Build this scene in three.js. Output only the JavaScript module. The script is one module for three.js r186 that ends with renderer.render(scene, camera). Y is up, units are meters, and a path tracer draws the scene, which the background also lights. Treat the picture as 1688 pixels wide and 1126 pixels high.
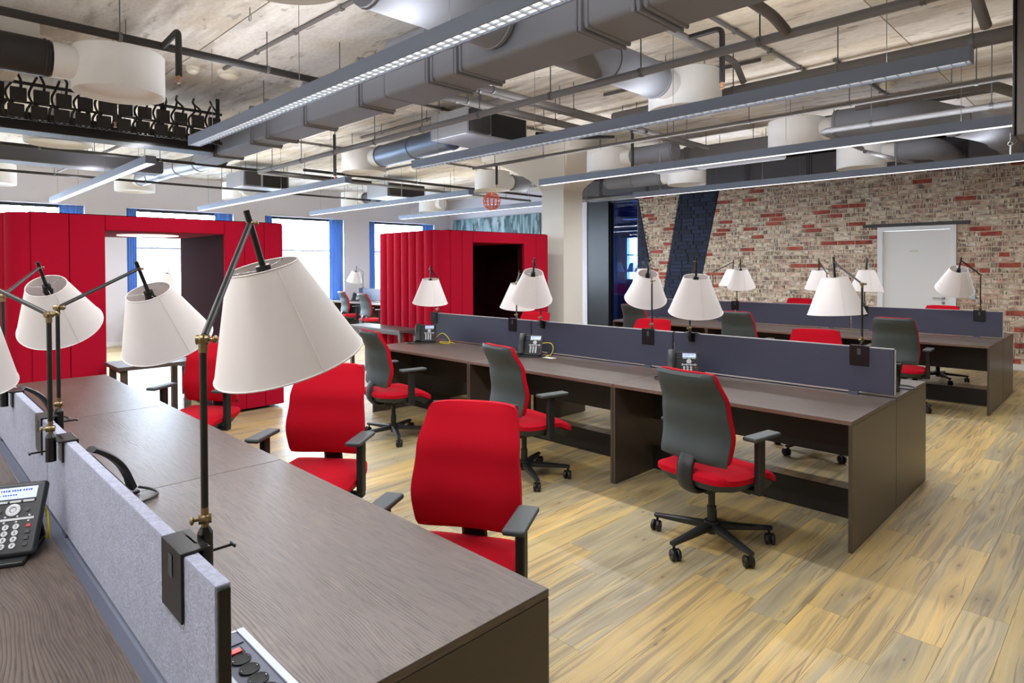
import * as THREE from 'three';
import { RoundedBoxGeometry } from 'three/addons/geometries/RoundedBoxGeometry.js';
import { mergeGeometries, toCreasedNormals, mergeVertices } from 'three/addons/utils/BufferGeometryUtils.js';
import { FontLoader } from 'three/addons/loaders/FontLoader.js';
import { RectAreaLightUniformsLib } from 'three/addons/lights/RectAreaLightUniformsLib.js';

// ------------------------------------------------------------------ camera, sky, exposure
const scene = new THREE.Scene();
const camera = new THREE.PerspectiveCamera(2 * Math.atan(563 / 1032.96) * 180 / Math.PI, 1688 / 1126, 0.05, 300);
camera.position.set(0, 1.62, 0);
camera.rotation.order = 'YXZ';
camera.rotation.set(-0.0137961, 0.7868117, -0.0043564);
camera.setViewOffset(1688, 1126, -0.44, 109.48, 1688, 1126);   // the lens is shifted, verticals stay upright
scene.add(camera);
const renderer = new THREE.WebGLRenderer({ antialias: true });
renderer.toneMapping = THREE.LinearToneMapping;
renderer.toneMappingExposure = 1.0;
renderer.shadowMap.enabled = true;
RectAreaLightUniformsLib.init();
scene.background = new THREE.Color(0.66, 0.82, 1.0);             // even overcast sky
scene.backgroundIntensity = 30;
const LAMP_COLOR = new THREE.Color(0.96, 0.97, 1.0), LAMP_DOWN = 62, LAMP_UP = 19;

// ------------------------------------------------------------------ helpers
let seed = 12345;
const rnd = () => { seed = (seed * 1664525 + 1013904223) >>> 0; return seed / 4294967296; };
const rr = (a, b) => a + (b - a) * rnd();
const V = (x, y, z) => new THREE.Vector3(x, y, z);
const used = new Map();
const numbered = (n) => { const k = used.get(n) || 0; used.set(n, k + 1); return k ? n + '_' + String(k).padStart(3, '0') : n; };
function mesh(name, geo, mat, parent) {
  const m = new THREE.Mesh(Array.isArray(geo) ? merge(geo) : geo, mat);
  m.name = parent ? name : numbered(name); m.castShadow = m.receiveShadow = true;
  (parent || scene).add(m); return m;
}
function merge(list) {
  const l = list.map((g) => { const q = g.index ? g.toNonIndexed() : g; for (const k of Object.keys(q.attributes)) if (!['position', 'normal', 'uv'].includes(k)) q.deleteAttribute(k); if (!q.attributes.uv) q.setAttribute('uv', new THREE.BufferAttribute(new Float32Array(q.attributes.position.count * 2), 2)); return q; });
  return l.length === 1 ? l[0] : mergeGeometries(l);
}
function tag(o, label, category, group) { o.userData.label = label; o.userData.category = category; if (group) o.userData.group = group; return o; }
function thing(name, label, category, pos = [0, 0, 0], turn = 0, group) {
  const g = new THREE.Group(); g.name = numbered(name); g.position.set(...pos); g.rotation.y = turn; scene.add(g); return tag(g, label, category, group);
}
function one(name, label, category, geo, mat, group) { return tag(mesh(name, geo, mat), label, category, group); }
function struct(name, geo, mat, parent, label) { const m = mesh(name, geo, mat, parent); if (!parent) m.userData.kind = 'structure'; if (label) m.userData.label = label; return m; }
function dup(src, name, label, pos, turn, group) {
  const c = src.clone(); c.name = numbered(name); c.userData = { ...src.userData, label }; if (group) c.userData.group = group;
  c.position.set(...pos); c.rotation.set(0, turn, 0); scene.add(c); return c;
}
function uvm(g, s = 1, swap = false) {   // uv in metres, by the face's main axis
  const p = g.attributes.position, n = g.attributes.normal, a = new Float32Array(p.count * 2);
  for (let i = 0; i < p.count; i++) {
    const X = Math.abs(n.getX(i)), Y = Math.abs(n.getY(i)), Z = Math.abs(n.getZ(i)); let u, v;
    if (Y >= X && Y >= Z) { u = p.getX(i); v = p.getZ(i); } else if (X >= Z) { u = p.getZ(i); v = p.getY(i); } else { u = p.getX(i); v = p.getY(i); }
    if (swap) { const t = u; u = v; v = t; }
    a[2 * i] = u * s; a[2 * i + 1] = v * s;
  }
  g.setAttribute('uv', new THREE.BufferAttribute(a, 2)); return g;
}
const box = (x0, x1, y0, y1, z0, z1) => uvm(new THREE.BoxGeometry(Math.abs(x1 - x0), Math.abs(y1 - y0), Math.abs(z1 - z0)).translate((x0 + x1) / 2, (y0 + y1) / 2, (z0 + z1) / 2));
const rbox = (x0, x1, y0, y1, z0, z1, r = 0.004, s = 1) => uvm(new RoundedBoxGeometry(Math.abs(x1 - x0), Math.abs(y1 - y0), Math.abs(z1 - z0), s, r).translate((x0 + x1) / 2, (y0 + y1) / 2, (z0 + z1) / 2));
function cyl(a, b, r0, r1 = r0, seg = 16, open = false) {
  const d = b.clone().sub(a), g = new THREE.CylinderGeometry(r1, r0, d.length(), seg, 1, open);
  g.applyQuaternion(new THREE.Quaternion().setFromUnitVectors(V(0, 1, 0), d.clone().normalize())); g.translate(...a.clone().add(b).multiplyScalar(0.5).toArray()); return g;
}
function polyTube(pts, r, fillet = 0.06, seg = 10) {
  const c = new THREE.CurvePath(); let last = pts[0];
  for (let i = 1; i < pts.length - 1; i++) {
    const p = pts[i], f = Math.min(fillet, p.distanceTo(pts[i - 1]) * 0.45, p.distanceTo(pts[i + 1]) * 0.45);
    const a = p.clone().add(pts[i - 1].clone().sub(p).setLength(f)), b = p.clone().add(pts[i + 1].clone().sub(p).setLength(f));
    c.add(new THREE.LineCurve3(last, a)); c.add(new THREE.QuadraticBezierCurve3(a, p, b)); last = b;
  }
  c.add(new THREE.LineCurve3(last, pts[pts.length - 1]));
  if (pts.length === 2) return cyl(pts[0], pts[1], r, r, seg + 2);
  return new THREE.TubeGeometry(c, pts.length * 14, r, seg, false);
}
const spline = (pts, r, n = 40, seg = 7) => new THREE.TubeGeometry(new THREE.CatmullRomCurve3(pts), n, r, seg, false);
const lathe = (pts, seg = 32) => new THREE.LatheGeometry(pts.map(([x, y]) => new THREE.Vector2(x, y)), seg);
function slab(A, B, nu, nv, crease = 0.7) {   // closed cushion between the sheets A(u,v) and B(u,v)
  const pos = [], idx = [], W = nu + 1, N = W * (nv + 1);
  for (const f of [A, B]) for (let j = 0; j <= nv; j++) for (let i = 0; i <= nu; i++) pos.push(...f(i / nu, j / nv));
  for (let j = 0; j < nv; j++) for (let i = 0; i < nu; i++) {
    const a = j * W + i, b = a + 1, c = a + W, d = c + 1;
    idx.push(a, b, d, a, d, c, N + a, N + d, N + b, N + a, N + c, N + d);
  }
  const edge = (a, b) => idx.push(a, N + a, N + b, a, N + b, b);
  for (let i = 0; i < nu; i++) { edge(i + 1 - 1 + 0, i + 1); edge(nv * W + i + 1, nv * W + i); }
  for (let j = 0; j < nv; j++) { edge((j + 1) * W, j * W); edge(j * W + nu, (j + 1) * W + nu); }
  const g = new THREE.BufferGeometry(); g.setAttribute('position', new THREE.Float32BufferAttribute(pos, 3)); g.setIndex(idx); g.computeVertexNormals();
  return uvm(toCreasedNormals(g, crease));
}
const ss = (a, b, x) => { const t = Math.min(1, Math.max(0, (x - a) / (b - a))); return t * t * (3 - 2 * t); };
const lerp = (a, b, t) => a + (b - a) * t;
const curve = (keys, x) => { for (let i = 1; i < keys.length; i++) if (x <= keys[i][0]) { const t = (x - keys[i - 1][0]) / (keys[i][0] - keys[i - 1][0]); return lerp(keys[i - 1][1], keys[i][1], t * t * (3 - 2 * t)); } return keys[keys.length - 1][1]; };

// ------------------------------------------------------------------ procedural textures
const hash = (x, y, s) => { let h = (x * 374761393 + y * 668265263 + s * 974711) | 0; h = Math.imul(h ^ (h >>> 13), 1274126177); return ((h ^ (h >>> 16)) >>> 0) / 4294967296; };
function vn(x, y, s, px = 0, py = 0) {
  let xi = Math.floor(x), yi = Math.floor(y); const fx = x - xi, fy = y - yi, u = fx * fx * (3 - 2 * fx), v = fy * fy * (3 - 2 * fy);
  const w = (q, p) => p ? ((q % p) + p) % p : q, x0 = w(xi, px), x1 = w(xi + 1, px), y0 = w(yi, py), y1 = w(yi + 1, py);
  return lerp(lerp(hash(x0, y0, s), hash(x1, y0, s), u), lerp(hash(x0, y1, s), hash(x1, y1, s), u), v);
}
const fbm = (x, y, s, o = 4, px = 0, py = 0) => { let a = 0, k = 0.5, t = 0; for (let i = 0; i < o; i++) { a += k * vn(x, y, s + i * 17, px, py); t += k; x *= 2; y *= 2; px *= 2; py *= 2; k *= 0.5; } return a / t; };
function tex(w, h, f, srgb = true) {
  const d = new Uint8Array(w * h * 4);
  for (let y = 0; y < h; y++) for (let x = 0; x < w; x++) { const c = f((x + 0.5) / w, (y + 0.5) / h), i = (y * w + x) * 4; d[i] = Math.max(0, Math.min(255, c[0])); d[i + 1] = Math.max(0, Math.min(255, c[1])); d[i + 2] = Math.max(0, Math.min(255, c[2])); d[i + 3] = 255; }
  const t = new THREE.DataTexture(d, w, h); t.wrapS = t.wrapT = THREE.RepeatWrapping; t.magFilter = THREE.LinearFilter; t.minFilter = THREE.LinearMipmapLinearFilter; t.generateMipmaps = true; if (srgb) t.colorSpace = THREE.SRGBColorSpace; t.needsUpdate = true; return t;
}
const mixc = (a, b, t) => [lerp(a[0], b[0], t), lerp(a[1], b[1], t), lerp(a[2], b[2], t)];

// floor: ten printed oak planks side by side, each 0.178 m x 1.22 m
const PW = 0.178, PL = 1.22, NP = 10;
const knots = []; for (let i = 0; i < NP; i++) { const k = []; const n = 2 + Math.floor(rnd() * 3); for (let j = 0; j < n; j++) k.push([rr(0.1, 0.9) * PW, rr(0.05, 0.95) * PL, rr(0.005, 0.016)]); knots.push(k); }
const plankTone = []; for (let i = 0; i < NP; i++) plankTone.push([rnd(), rnd()]);
const floorTex = tex(1600, 1600, (U, Vv) => {
  const id = Math.min(NP - 1, Math.floor(U * NP)), u = (U * NP - id) * PW, v = Vv * PL, s = id * 101;
  let d = u + 0.05 * (fbm(v * 1.6 + id * 7, u * 6, s, 3) - 0.5), ring = 0, kd = 0;
  for (const [ku, kv, kr] of knots[id]) {
    const du = u - ku, dv = (v - kv) / 4.2, e = Math.hypot(du, dv); d += Math.sign(du || 1) * 0.022 * Math.exp(-e * e / (2 * (kr * 2.2) ** 2)) * -1;
    const near = Math.exp(-((e / (kr * 2.4)) ** 2)); ring = Math.max(ring, near * (0.5 + 0.5 * Math.sin(e * 2100 + fbm(u * 60, v * 20, s + 5, 2) * 4)) * (hash(Math.floor(kv * 1000), id, 7) > 0.45 ? 1 : 0.35));
    if (hash(Math.floor(kv * 997), id, 3) > 0.6) kd = Math.max(kd, 0.8 * Math.exp(-((Math.hypot(du, (v - kv) / 2.2) / (kr * 0.5)) ** 2)));
  }
  const zone = fbm(d * 16 + 3, v * 0.8, s + 31, 3), zone2 = fbm(d * 30, v * 1.1, s + 57, 3), fine = fbm(d * 420, v * 7, s + 77, 2), grain = 0.5 + 0.5 * Math.sin(d * 700 + fbm(d * 40, v * 2.2, s + 9, 3) * 9);
  let c = mixc([200, 174, 116], [164, 152, 122], ss(0.35, 0.68, zone * 0.7 + plankTone[id][0] * 0.35));
  c = mixc(c, [212, 180, 112], 0.7 * ss(0.52, 0.72, zone2)); c = mixc(c, [134, 122, 96], 0.6 * ss(0.56, 0.78, fbm(d * 46, v * 1.0, s + 91, 3)));
  c = mixc(c, [208, 190, 146], 0.4 * ss(0.55, 0.8, fbm(d * 60, v * 3, s + 15, 3)));
  c = mixc(c, [150, 128, 92], 0.3 * ss(0.55, 0.95, grain) * ss(0.35, 0.6, fbm(u * 10, v * 2, s + 3, 2)) + 0.24 * ss(0.55, 0.9, fine));
  c = mixc(c, [104, 90, 74], 0.7 * ring); c = mixc(c, [78, 60, 44], 0.75 * kd);
  const crack = ss(0.69, 0.76, fbm(d * 110, v * 1.8, s + 44, 3)); c = mixc(c, [112, 92, 66], 0.5 * crack);
  const t = 0.94 + 0.12 * plankTone[id][1]; return [c[0] * t, c[1] * t, c[2] * t];
});
// dark stained oak: u along the grain, 2.4 m x 0.9 m
const oakTex = tex(1536, 1024, (U, Vv) => {
  const x = U * 2.4, y = Vv * 0.9, w = (fbm(x * 1.25, y * 4.444, 5, 3, 3, 4) - 0.5) * 0.12, d = y + w;
  const arch = 0.5 + 0.5 * Math.sin(d * 940 + fbm(x * 2.5, y * 11.11, 9, 3, 6, 10) * 6), pore = fbm(x * 16.667, d * 330, 15, 2), tone = fbm(x * 1.667, y * 5.556, 33, 3, 4, 5);
  let c = mixc([98, 87, 80], [122, 110, 103], tone); c = mixc(c, [72, 63, 57], 0.5 * ss(0.5, 0.95, arch) * ss(0.3, 0.6, fbm(x * 2.083, y * 6.667, 71, 3, 5, 6) + 0.1)); c = mixc(c, [62, 53, 48], 0.4 * ss(0.52, 0.75, pore)); c = mixc(c, [140, 124, 108], 0.3 * ss(0.6, 0.82, fbm(x * 10, d * 120, 21, 2))); return c;
});
const oakBump = tex(1024, 768, (U, Vv) => { const x = U * 2.4, y = Vv * 0.9, w = (fbm(x * 1.25, y * 4.444, 5, 3, 3, 4) - 0.5) * 0.12, d = y + w; const a = 0.5 + 0.5 * Math.sin(d * 940 + fbm(x * 2.5, y * 11.11, 9, 3, 6, 10) * 6); const q = 200 - 120 * ss(0.55, 0.95, a) - 60 * ss(0.52, 0.75, fbm(x * 16.667, d * 330, 15, 2)); return [q, q, q]; }, false);
for (const t of [oakTex, oakBump]) t.repeat.set(1 / 2.4, 1 / 0.9);
// board-marked concrete, 4 m x 4 m
const concTex = tex(1200, 1200, (U, Vv) => {
  const x = U * 4, y = Vv * 4, big = fbm(x * 0.75, y * 2, 3, 4, 3, 8), streak = fbm(x * 1.5, y * 12, 7, 4, 6, 48), fine = fbm(x * 30, y * 60, 11, 2, 120, 240);
  let c = mixc([218, 214, 208], [192, 186, 178], ss(0.3, 0.7, streak)); c = mixc(c, [226, 222, 218], 0.7 * ss(0.48, 0.7, big)); c = mixc(c, [200, 186, 160], 0.5 * ss(0.52, 0.74, fbm(x * 1, y * 1.5, 19, 4, 4, 6)));
  c = mixc(c, [150, 140, 130], 0.5 * ss(0.6, 0.8, fbm(x * 2, y * 9, 29, 4, 8, 36))); c = mixc(c, [130, 122, 114], 0.45 * ss(0.72, 0.82, fbm(x * 5, y * 18, 41, 3, 20, 72))); const k = 0.95 + 0.1 * fine; return [c[0] * k, c[1] * k, c[2] * k];
});
concTex.repeat.set(1 / 4, 1 / 4);
// lime-washed and bare brick faces (one brick face per repeat; metres 0.26 x 0.078)
const washTex = tex(768, 768, (U, Vv) => {
  const x = U * 1.5, y = Vv * 1.5, patch = fbm(x * 8, y * 16, 3, 4, 12, 24), comb = ss(0.45, 0.62, vn(x * 100, y * 8, 5, 150, 12)) * ss(0.47, 0.58, fbm(x * 5.333, y * 12, 23, 3, 8, 18)), dirt = fbm(x * 20, y * 30, 37, 3, 30, 45);
  let c = mixc([230, 220, 202], [206, 192, 172], ss(0.35, 0.65, dirt)); c = mixc(c, [184, 138, 122], 0.6 * ss(0.5, 0.68, patch)); c = mixc(c, [104, 88, 80], 0.8 * comb); c = mixc(c, [118, 100, 92], 0.5 * ss(0.6, 0.75, fbm(x * 12, y * 22, 61, 3, 18, 33))); return c;
});
washTex.repeat.set(1 / 1.5, 1 / 1.5);
const redTex = tex(512, 512, (U, Vv) => { const n = fbm(U * 12, Vv * 30, 3, 4, 12, 30), m = fbm(U * 40, Vv * 70, 9, 3, 40, 70); let c = mixc([178, 84, 66], [146, 62, 52], ss(0.35, 0.65, n)); c = mixc(c, [206, 150, 132], 0.4 * ss(0.58, 0.75, m)); c = mixc(c, [84, 40, 38], 0.5 * ss(0.6, 0.8, fbm(U * 20, Vv * 8, 5, 3, 20, 8))); return c; });
const weaveTex = tex(256, 256, (U, Vv) => { const q = 128 + 60 * Math.sin(U * 2 * Math.PI * 32) * Math.sin(Vv * 2 * Math.PI * 32) + 60 * (fbm(U * 64, Vv * 64, 4, 2, 64, 64) - 0.5); return [q, q, q]; }, false);
weaveTex.repeat.set(12, 12);
const feltTex = tex(512, 512, (U, Vv) => { const n = fbm(U * 80, Vv * 80, 3, 3, 80, 80), m = fbm(U * 14, Vv * 14, 8, 3, 14, 14); const k = 0.86 + 0.2 * n + 0.08 * (m - 0.5); return [166 * k, 170 * k, 190 * k]; }); feltTex.repeat.set(2, 2);
const feltBump = tex(256, 256, (U, Vv) => { const q = 255 * fbm(U * 60, Vv * 60, 3, 3, 60, 60); return [q, q, q]; }, false); feltBump.repeat.set(4, 4);
const dripTex = tex(512, 384, (U, Vv) => { const drip = fbm(U * 60, Vv * 3, 5, 4), big = fbm(U * 9, Vv * 2.5, 9, 4); let c = mixc([70, 96, 104], [132, 158, 166], ss(0.35, 0.62, drip)); c = mixc(c, [186, 200, 206], 0.8 * ss(0.5, 0.7, big)); c = mixc(c, [46, 58, 66], 0.7 * ss(0.58, 0.75, fbm(U * 30, Vv * 8, 21, 4))); return c; });
const speckBump = tex(256, 256, (U, Vv) => { const q = 255 * fbm(U * 40, Vv * 40, 6, 4, 40, 40); return [q, q, q]; }, false);

// ------------------------------------------------------------------ materials
const std = (color, rough = 0.6, metal = 0, extra = {}) => new THREE.MeshStandardMaterial({ color, roughness: rough, metalness: metal, ...extra });
const phys = (p) => new THREE.MeshPhysicalMaterial(p);
const M = {
  wallWhite: std('#d4d2dd', 0.9), plaster: std('#dcd8cf', 0.9), cream: std('#d8cbb0', 0.9), trimWhite: std('#e6e6e6', 0.5), doorWhite: std('#e2e0dc', 0.45),
  oak: std('#e2ddd8', 0.36, 0, { map: oakTex, bumpMap: oakBump, bumpScale: 0.0005 }),
  laminate: std('#483f36', 0.32), edge: std('#6a5145', 0.5), darkBoard: std('#16120f', 0.5),
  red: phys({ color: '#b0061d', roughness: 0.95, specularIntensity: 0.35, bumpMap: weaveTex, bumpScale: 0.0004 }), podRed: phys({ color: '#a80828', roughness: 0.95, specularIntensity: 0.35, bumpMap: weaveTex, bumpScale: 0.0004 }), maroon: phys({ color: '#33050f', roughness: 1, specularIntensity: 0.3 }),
  shell: std('#343c3d', 0.6), plastic: std('#1d1f21', 0.45), pad: std('#3c4446', 0.5), black: std('#121214', 0.35), blackMetal: std('#0a0b0c', 0.3),
  wheel: std('#101112', 0.4), chrome: std('#b8b8bc', 0.25, 1), brass: std('#8a7a5a', 0.35, 1), greenBlack: std('#080d0e', 0.45),
  shade: phys({ color: '#e9e4e2', roughness: 0.9, transmission: 0.25, thickness: 0, bumpMap: weaveTex, bumpScale: 0.0001 }), shadeTrim: std('#ddd7d4', 0.9),
  felt: std('#ffffff', 0.95, 0, { map: feltTex, bumpMap: feltBump, bumpScale: 0.0012 }), slate: std('#3c3f52', 0.48, 0, { bumpMap: feltBump, bumpScale: 0.0005 }), slateEdge: std('#b9b6b4', 0.5), channel: std('#5b6070', 0.45, 0.2),
  duct: std('#82858e', 0.65, 0.05), ductDark: std('#57575e', 0.65, 0.05), pipe: std('#6a6766', 0.65, 0.05), pipeLight: std('#85868a', 0.6, 0.1), flex: std('#6f7f98', 0.4, 0.5), galv: std('#a9adb4', 0.4, 0.6),
  drum: std('#e6e6e6', 0.6), cableBlack: std('#262424', 0.6), copper: std('#c98a62', 0.4, 0.7), wire: std('#6d7072', 0.4, 0.5),
  fixture: std('#8793a8', 0.5, 0.1), louver: std('#c4ccd4', 0.35, 0.2),
  glow: std('#ffffff', 0.8, 0, { emissive: LAMP_COLOR, emissiveIntensity: 1.2 }), glowSoft: std('#ffffff', 0.8, 0, { emissive: new THREE.Color(1, 0.97, 0.93), emissiveIntensity: 0.9 }),
  detector: std('#e4dfce', 0.5), mortar: std('#d6c9ad', 0.95, 0, { bumpMap: speckBump, bumpScale: 0.004 }), navy: std('#1c2540', 0.6), steelBlue: std('#3f5f93', 0.8),
  curtain: phys({ color: '#6f97c8', roughness: 0.95, transmission: 0.35, thickness: 0 }), blind: phys({ color: '#f2f4f8', roughness: 1, transmission: 0.5, thickness: 0 }), frame: std('#22262c', 0.5),
  glass: phys({ color: '#ffffff', roughness: 0, transmission: 1, thickness: 0, ior: 1.45 }), blueGlass: phys({ color: '#88aadd', roughness: 0.02, transmission: 1, thickness: 0, ior: 1.5 }),
  yellow: std('#e8cf16', 0.5), orange: std('#e06030', 0.5), screen: std('#8fa6c8', 0.2, 0, { emissive: new THREE.Color(0.55, 0.7, 1), emissiveIntensity: 0.5 }),
  key: std('#c9ccd0', 0.4), keyDark: std('#34373b', 0.4), keyRed: std('#c83a34', 0.4), alu: std('#a3a9b3', 0.35, 0.6), phoneBody: std('#202326', 0.42), sockBlack: std('#060607', 0.6), rocker: phys({ color: '#d41414', roughness: 0.2 }),
  blueDesk: std('#35558f', 0.6), building: std('#8fa6c4', 0.9), buildingPale: std('#b9c4d4', 0.9), ground: std('#9a9c9e', 0.95), tv: std('#6f6862', 0.45, 0.3), table: std('#4b403d', 0.45),
};

// ------------------------------------------------------------------ the room
const XL = -15, XR = 3.2, ZB = -12.25, ZF = 3.4, YC = 3.62, TH = 0.3;
const floor = struct('floor', box(XL - TH, XR + TH, -0.2, -0.004, -17, ZF + TH), std('#6b5a40', 0.8));
{
  const mats = [[1, 1, 1], [0.93, 0.95, 0.98], [1.0, 0.96, 0.9]].map((c) => { const m = std('#ffffff', 0.42, 0, { map: floorTex, bumpMap: floorTex, bumpScale: 0.0003 }); m.color.setRGB(...c); return m; });
  const geos = [];
  for (let i = 0; i < NP; i++) for (let f = 0; f < 2; f++) {
    const g = new THREE.BoxGeometry(PW - 0.0012, 0.008, PL - 0.0012).translate(0, -0.004, 0), p = g.attributes.position, a = [];
    for (let k = 0; k < p.count; k++) { let u = p.getX(k) / PW + 0.5, v = p.getZ(k) / PL + 0.5; if (f) { u = 1 - u; v = 1 - v; } a.push((i + 0.02 + 0.96 * u) / NP, 0.002 + 0.996 * v); }
    g.setAttribute('uv', new THREE.Float32BufferAttribute(a, 2)); geos.push(g);
  }
  const list = [];
  for (let c = 0, x = XL + PW / 2; x < XR; x += PW, c++) { const off = hash(c, 3, 8) * PL; for (let z = ZF - off + PL; z > ZB - PL; z -= PL) { const zc = z - PL / 2; if (zc - PL / 2 > ZF || zc + PL / 2 < ZB) continue; list.push([x, zc, Math.floor(rnd() * geos.length), Math.floor(rnd() * 3)]); } }
  const seen = (x, z) => { const f = -x * 0.708 - z * 0.706, r = x * 0.706 - z * 0.708; return f > 1.6 && Math.abs(r) < f * 0.83 && !(x > -6.1 && x < -1.2 && z > -1.2); };
  const score = ([x, z]) => (seen(x, z) ? 0 : 100) + Math.hypot(x, z);
  list.sort((a, b) => score(a) - score(b));
  const rest = [[], [], []];
  list.forEach(([x, z, g, m], i) => {
    const z0 = Math.max(z - PL / 2, ZB), z1 = Math.min(z + PL / 2, ZF), k = (z1 - z0) / PL;
    if (i < 300) { const p = mesh('plank', geos[g], mats[m], floor); p.position.set(x, 0, (z0 + z1) / 2); p.scale.z = k; }
    else rest[m].push(geos[g].clone().scale(1, 1, k).translate(x, 0, (z0 + z1) / 2));
  });
  rest.forEach((r, m) => { const o = mesh('plank_field', mergeGeometries(r), mats[m], floor); o.userData.kind = 'stuff'; });
}
const ceiling = struct('ceiling', box(XL - TH, XR + TH, YC + 0.012, YC + 0.3, ZB - TH, ZF + TH), std('#b5ada3', 0.95));
{
  const cm = [[1, 1, 1], [0.95, 0.95, 0.96], [1, 0.97, 0.92]].map((c) => { const m = std('#ffffff', 0.92, 0, { map: concTex }); m.color.setRGB(...c); return m; });
  for (let i = -1; i < 7; i++) for (let j = -3; j < 5; j++) {
    let x1 = -1.49 - i * 2.585, x0 = x1 - 2.585, z1 = -2.06 - j * 2.6, z0 = z1 - 2.6;
    if (i === -1) x1 = XR; x0 = Math.max(x0, XL); z0 = Math.max(z0, ZB); z1 = Math.min(z1, ZF); if (x1 - x0 < 0.1 || z1 - z0 < 0.1) continue;
    const g = box(x0 + 0.005, x1 - 0.005, YC, YC + 0.014, z0 + 0.005, z1 - 0.005), uv = g.attributes.uv, ou = rnd() * 4, ov = rnd() * 4; for (let k = 0; k < uv.count; k++) uv.setXY(k, uv.getX(k) + ou, uv.getY(k) + ov);
    mesh('concrete_panel', g, cm[Math.floor(rnd() * 3)], ceiling);
  }
}
// window wall
const WINS = [[0.11, 2.32], [-2.83, -0.62], [-5.77, -3.56], [-8.65, -6.5], [-11.68, -9.41]], WY0 = 0.75, WY1 = 2.885;
{
  const g = [box(XL - TH, XL, 0, WY0, ZB - TH, ZF + TH), box(XL - TH, XL, WY1, YC + 0.2, ZB - TH, ZF + TH)]; let z = ZF + TH;
  for (const [a, b] of WINS) { g.push(box(XL - TH, XL, WY0, WY1, b, z)); z = a; } g.push(box(XL - TH, XL, WY0, WY1, ZB - TH, z));
  struct('wall_left', g, M.wallWhite);
  struct('baseboard_left', box(XL, XL + 0.02, 0, 0.09, ZB, ZF), M.trimWhite);
  WINS.forEach(([a, b], i) => {
    const w = new THREE.Group(); w.name = 'window_' + (i + 1); w.userData.kind = 'structure'; scene.add(w); const x = XL - 0.2;
    mesh('window_frame', [box(x, x + 0.06, WY0, WY0 + 0.06, a, b), box(x, x + 0.06, WY1 - 0.06, WY1, a, b), box(x, x + 0.06, WY0 + 0.06, WY1 - 0.06, a, a + 0.05), box(x, x + 0.06, WY0 + 0.06, WY1 - 0.06, b - 0.05, b)], M.frame, w);
    mesh('transom', box(x + 0.01, x + 0.05, 2.03, 2.07, a + 0.05, b - 0.05), M.buildingPale, w);
    mesh('pane', box(x + 0.025, x + 0.031, WY0 + 0.06, 2.03, a + 0.05, b - 0.05), M.glass, w); mesh('pane', box(x + 0.025, x + 0.031, 2.07, WY1 - 0.06, a + 0.05, b - 0.05), M.glass, w);
    mesh('window_sill', rbox(XL - 0.13, XL + 0.12, WY0 - 0.03, WY0, a - 0.02, b + 0.02, 0.006), M.trimWhite, w);
  });
}
// curtains hang inside each window: a narrow one at one jamb, a wider one at the other
function curtainGeo(z0, z1, y0, y1, x) {
  const n = Math.max(4, Math.round((z1 - z0) / 0.11)) * 2;
  const f = (o) => (u, v) => [x + 0.028 * Math.sin(u * n * Math.PI) + o, lerp(y0, y1, v), lerp(z0, z1, u)];
  return slab(f(0.003), f(-0.003), n * 5, 6, 1.2);
}
const curtainNames = ['leftmost window', 'window left of the passage', 'window seen through the passage', 'wide window between the cubicles', 'window beside the ribbed red cubicle'];
WINS.forEach(([a, b], i) => {
  one('curtain', 'blue curtain at the right jamb of the ' + curtainNames[i], 'curtain', curtainGeo(a + 0.02, a + 0.42, WY0 + 0.005, WY1 - 0.01, XL - 0.06), M.curtain, 'blue window curtains');
  one('curtain', 'narrow blue curtain at the left jamb of the ' + curtainNames[i], 'curtain', curtainGeo(b - 0.2, b - 0.02, WY0 + 0.005, WY1 - 0.01, XL - 0.06), M.curtain, 'blue window curtains');
});
// wall at the back: brick to the right, a glazed opening, a black panel and a white part to the left
const GX0 = -8.97, GX1 = -8.17, DX0 = -3.19, DX1 = -2.16, DY = 2.27;
const wallBack = struct('wall_back', [box(XL - TH, GX0, 0, YC + 0.2, ZB - TH, ZB), box(GX0, GX1, 3.17, YC + 0.2, ZB - TH, ZB)], M.wallWhite);
const wallBrick = struct('wall_brick', [box(GX1, DX0, 0, YC + 0.2, ZB - TH, ZB - 0.012), box(DX1, XR + TH, 0, YC + 0.2, ZB - TH, ZB - 0.012), box(DX0, DX1, DY, YC + 0.2, ZB - TH, ZB - 0.012)], M.mortar);
struct('wall_right', box(XR, XR + TH, 0, YC + 0.2, ZB - TH, ZF + TH), M.plaster);
struct('wall_front', box(XL - TH, XR + TH, 0, YC + 0.2, ZF, ZF + TH), M.plaster);
struct('baseboard_back', [box(GX1, DX0 - 0.07, 0, 0.09, ZB, ZB + 0.03), box(DX1 + 0.07, XR, 0, 0.09, ZB, ZB + 0.03)], M.trimWhite);
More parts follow.
